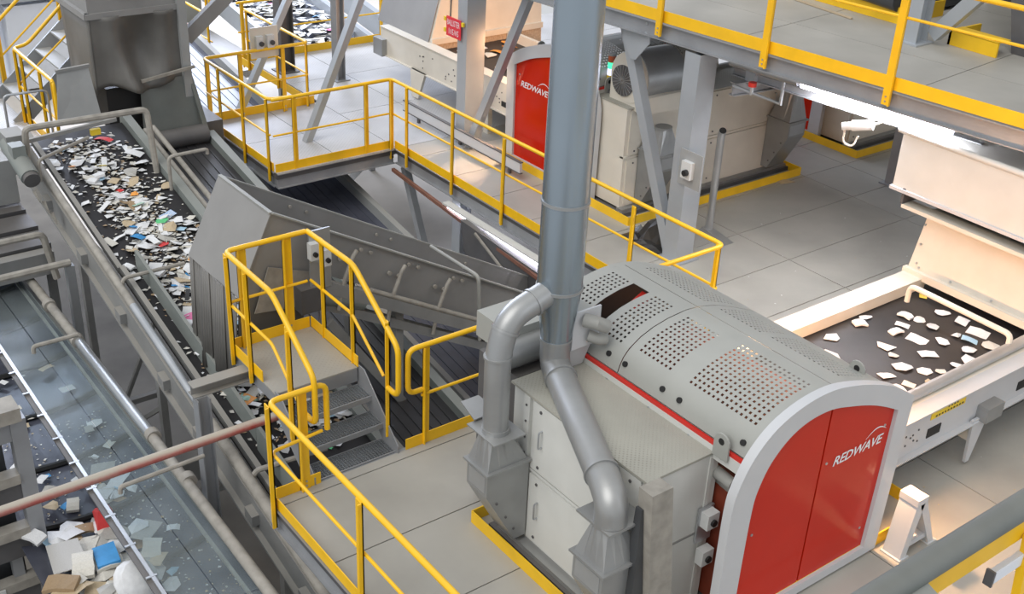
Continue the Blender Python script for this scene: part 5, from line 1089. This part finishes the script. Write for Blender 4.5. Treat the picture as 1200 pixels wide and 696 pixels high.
bits('paper_pieces', 'small COL paper pieces heaped along the middle of the sloping belt', 700, lambda: (lambda p: (p[0], min(5.05, max(3.95, p[1])), f1(p[0]) + 0.012 + 0.02*R.random(), R.uniform(.03, .075)))(c1pos()), 0, ['paper_white', 'paper_offwhite'])
for i in range(26):   # pieces further down, seen below the landing and the steps
    x = R.uniform(-9.3, -7.9); y = R.uniform(4.15, 5.0)
    scrap(R.choice(['scrap', 'sheet', 'scrap']), R.choice(['white', 'white', 'offwhite', 'green', 'paleblue', 'pink', 'white']), x, y, f1(x), R.uniform(.03, .085), 'on the belt below the raised landing', 0.2126)
# left conveyor
W2 = 'on the cleated left conveyor'
for i in range(62):
    x = R.uniform(-10.4, -8.2) if i < 40 else R.uniform(-12.6, -10); y = R.uniform(1.85, 3.0)
    kd = R.choices(['scrap', 'sheet', 'strip', 'packet'], [44, 40, 6, 10])[0]; s = R.uniform(.06, .15) if i < 40 else R.uniform(.04, .10)
    scrap(kd, R.choices(['white', 'offwhite', 'grey', 'tan', 'brown', 'paleblue', 'blue', 'orange'], [40, 16, 14, 10, 8, 8, 3, 2])[0], x, y, trough(y) + 0.02 + 0.05 * R.random(), s, W2)
for i in range(52):
    x = R.uniform(-9.55, -8.3); y = R.uniform(1.8, 2.75)
    scrap(R.choice(['scrap', 'sheet', 'scrap', 'packet']), R.choices(['white', 'offwhite', 'grey', 'tan', 'brown'], [30, 30, 20, 12, 10])[0], x, y, trough(y) + 0.05 + 0.10 * R.random(), R.uniform(.08, .19), 'heaped at the near end of the left conveyor')
bits('paper_shreds', 'fine COL shreds scattered on the cleated left conveyor', 700, lambda: (lambda x, y: (x, y, trough(y) + 0.008, R.uniform(.006, .022)))(R.uniform(-11.5, -7.2), R.uniform(1.9, 3.2)), 0, ['paper_white', 'paper_offwhite', 'paper_tan'])
k = MB(); k.hexa([(-9.62, 2.42, -0.86), (-9.30, 2.36, -0.86), (-9.26, 2.52, -0.86), (-9.56, 2.60, -0.86), (-9.58, 2.44, -0.80), (-9.34, 2.40, -0.66), (-9.32, 2.48, -0.66), (-9.54, 2.56, -0.78)])
k.build('red_plastic_piece', 'paper_red', label='bright red wedge-shaped plastic piece under the clear cover edge', cat='plastic')
MB().hexa([(-8.98, 2.20, -0.80), (-8.70, 2.16, -0.80), (-8.66, 2.36, -0.78), (-8.95, 2.40, -0.78), (-8.98, 2.20, -0.77), (-8.70, 2.16, -0.77), (-8.66, 2.36, -0.75), (-8.95, 2.40, -0.75)]).build('blue_packet', 'paper_blue', label='bright blue printed packet on the paper heap of the left conveyor', cat='packet')
MB().sheet([(-9.25, 1.86, -0.78), (-8.82, 1.80, -0.78), (-8.76, 2.10, -0.76), (-9.18, 2.14, -0.76)], 0.01).build('newspaper', 'newsprint', label='folded grey newspaper lying on the left conveyor heap', cat='newspaper')
k = MB(); k.tube([(-8.35, 2.35, -0.80), (-8.33, 2.36, -0.76), (-8.25, 2.4, -0.70), (-8.22, 2.42, -0.66)], [0.16, 0.20, 0.19, 0.08], 14); k.build('white_tub', 'paper_white', smooth=True, label='round white plastic tub at the bottom of the left conveyor', cat='tub')
# feed belts
W3 = 'on the lit feed belt behind the near sorter'
RB = [(-5.95,8.45),(-5.85,8.6),(-6.0,8.9),(-5.7,8.35),(-5.45,8.3),(-5.35,8.35),(-5.6,9.2),(-5.45,9.1),(-5.25,9.0),(-5.3,8.75),(-5.1,8.6),(-5.05,8.75),(-4.98,8.95),(-5.15,9.15),(-5.05,9.3),(-5.3,9.45),(-5.35,9.75),(-5.55,9.6),(-5.75,9.55),(-5.8,9.75),(-5.6,9.95),(-5.75,10.0),(-5.9,9.9),(-5.35,10.05),(-5.2,10.0),(-5.1,9.85),(-5.0,9.7),(-5.25,10.3),(-5.5,10.3),(-5.7,10.35),(-6.1,9.5),(-6.05,9.3),(-6.1,10.45),(-5.0,10.1),(-4.95,9.55),(-5.2,8.35),(-4.98,8.4)]
for (x, y) in RB:
    kd = R.choices(['scrap', 'sheet', 'packet'], [60, 30, 10])[0]
    scrap(kd, R.choices(['white', 'offwhite', 'tan', 'paleblue', 'yellow', 'orange', 'stripe_blue'], [66, 12, 10, 4, 3, 3, 2])[0], x + R.uniform(-.04, .04), y + R.uniform(-.05, .05), 0.86, R.uniform(.065, .125), W3)
W4 = 'on the feed belt of the middle sorter'
for i in range(36):
    x = R.uniform(-16.2, -13.7); y = R.uniform(10.95, 12.3)
    scrap(R.choice(['scrap', 'sheet']), R.choice(['white', 'tan', 'offwhite', 'brown', 'white', 'orange']), x, y, 0.84, R.uniform(.10, .22), W4)
bits('waste_paper', 'COL waste paper covering the conveyor at the back', 640, lambda: (lambda x, y: (x, y, f7(x) + 0.02 + 0.05*R.random(), R.uniform(.05, .20)))(R.uniform(-27, -20.15), R.uniform(10.5, 12.1)), 0, ['paper_white', 'paper_white', 'paper_offwhite', 'paper_white', 'paper_pink', 'paper_blue', 'paper_grey', 'paper_white'][:4] + ['paper_grey'])
bits('waste_paper', 'COL scraps dotted over the conveyor at the back', 60, lambda: (lambda x, y: (x, y, f7(x) + 0.09, R.uniform(.05, .12)))(R.uniform(-27, -20.15), R.uniform(10.5, 12.1)), 0, ['paper_pink', 'paper_blue', 'paper_black'])
# litter on the decks
MB().sheet([(-10.55, 13.25, 0.004), (-10.40, 13.22, 0.004), (-10.32, 13.45, 0.02), (-10.5, 13.4, 0.01)], 0.004).build('wood_chip', 'paper_tan', label='tan wood splinter beside the yellow kerb of the middle sorter', cat='litter')
bits('floor_litter', 'tiny COL litter specks on the deck plates', 120, lambda: (R.uniform(-10, -4), R.uniform(8.5, 14), 0.004, R.uniform(.006, .016)), 0, ['paper_white', 'paper_tan'])
MB().bar((-10.0, 4.0, GZ + 0.05), (-9.6, 3.6, GZ + 0.05), 0.3, 0.02).build('floor_scrap', 'paper_orange', label='orange scrap lying on the ground between the left conveyors', cat='litter')

# groups small enough to count along the belt get a label of their own
from collections import defaultdict
GG = defaultdict(list)
for o in COL.objects:
    if o.parent is None and 'group' in o and o.type == 'MESH': GG[o['group']].append(o)
ORD = ['first', 'second', 'third', 'fourth', 'fifth', 'sixth', 'seventh', 'eighth', 'ninth', 'tenth', 'eleventh', 'twelfth']
def short(w_):
    for a_, b_ in (('crumpled paper scrap', 'paper scrap'), ('flat paper sheet', 'paper sheet'), ('small carton packet', 'packet'), ('long paper strip', 'paper strip'), (' on the sloping belt beside the grey hood', ' on the sloping belt'), (' behind the near sorter', ''), (' below the raised landing', ' under the landing'), ('heaped at the near end of', 'heaped on')): w_ = w_.replace(a_, b_)
    return w_
for gname, L_ in list(GG.items()):
    if len(L_) == 1: continue
    feed = 'feed belt behind the near' in gname
    sub_ = defaultdict(list)
    if len(L_) > 8:      # split long groups by where they lie on the belt
        ax = 1 if feed else 0
        lo = min(o.location[ax] for o in L_); hi = max(o.location[ax] for o in L_) + 1e-6; oy = 0 if feed else 1
        l2 = min(o.location[oy] for o in L_); h2 = max(o.location[oy] for o in L_) + 1e-6
        for o in L_:
            i3 = int(3 * (o.location[ax] - lo) / (hi - lo)); j3 = int(3 * (o.location[oy] - l2) / (h2 - l2))
            if feed: ph = ('sorter third', 'middle third', 'hood third')[i3] + ', ' + ('far lane', 'middle lane', 'near lane')[j3]
            else: ph = ('far third', 'middle third', 'near third')[i3] + ', ' + ('left lane', 'middle lane', 'right lane')[j3]
            sub_[ph].append(o)
    else: sub_[''] = L_
    for ph, M_ in sub_.items():
        M_.sort(key=lambda o: o.location.y if feed else o.location.x)
        for i, o in enumerate(M_):
            w_ = short(o['label']) + (', ' + ph if ph else '')
            if len(M_) > 1 and i < len(ORD): w_ += f", {ORD[i]} from {'sorter' if feed else 'far'} end"
            o['label'] = w_
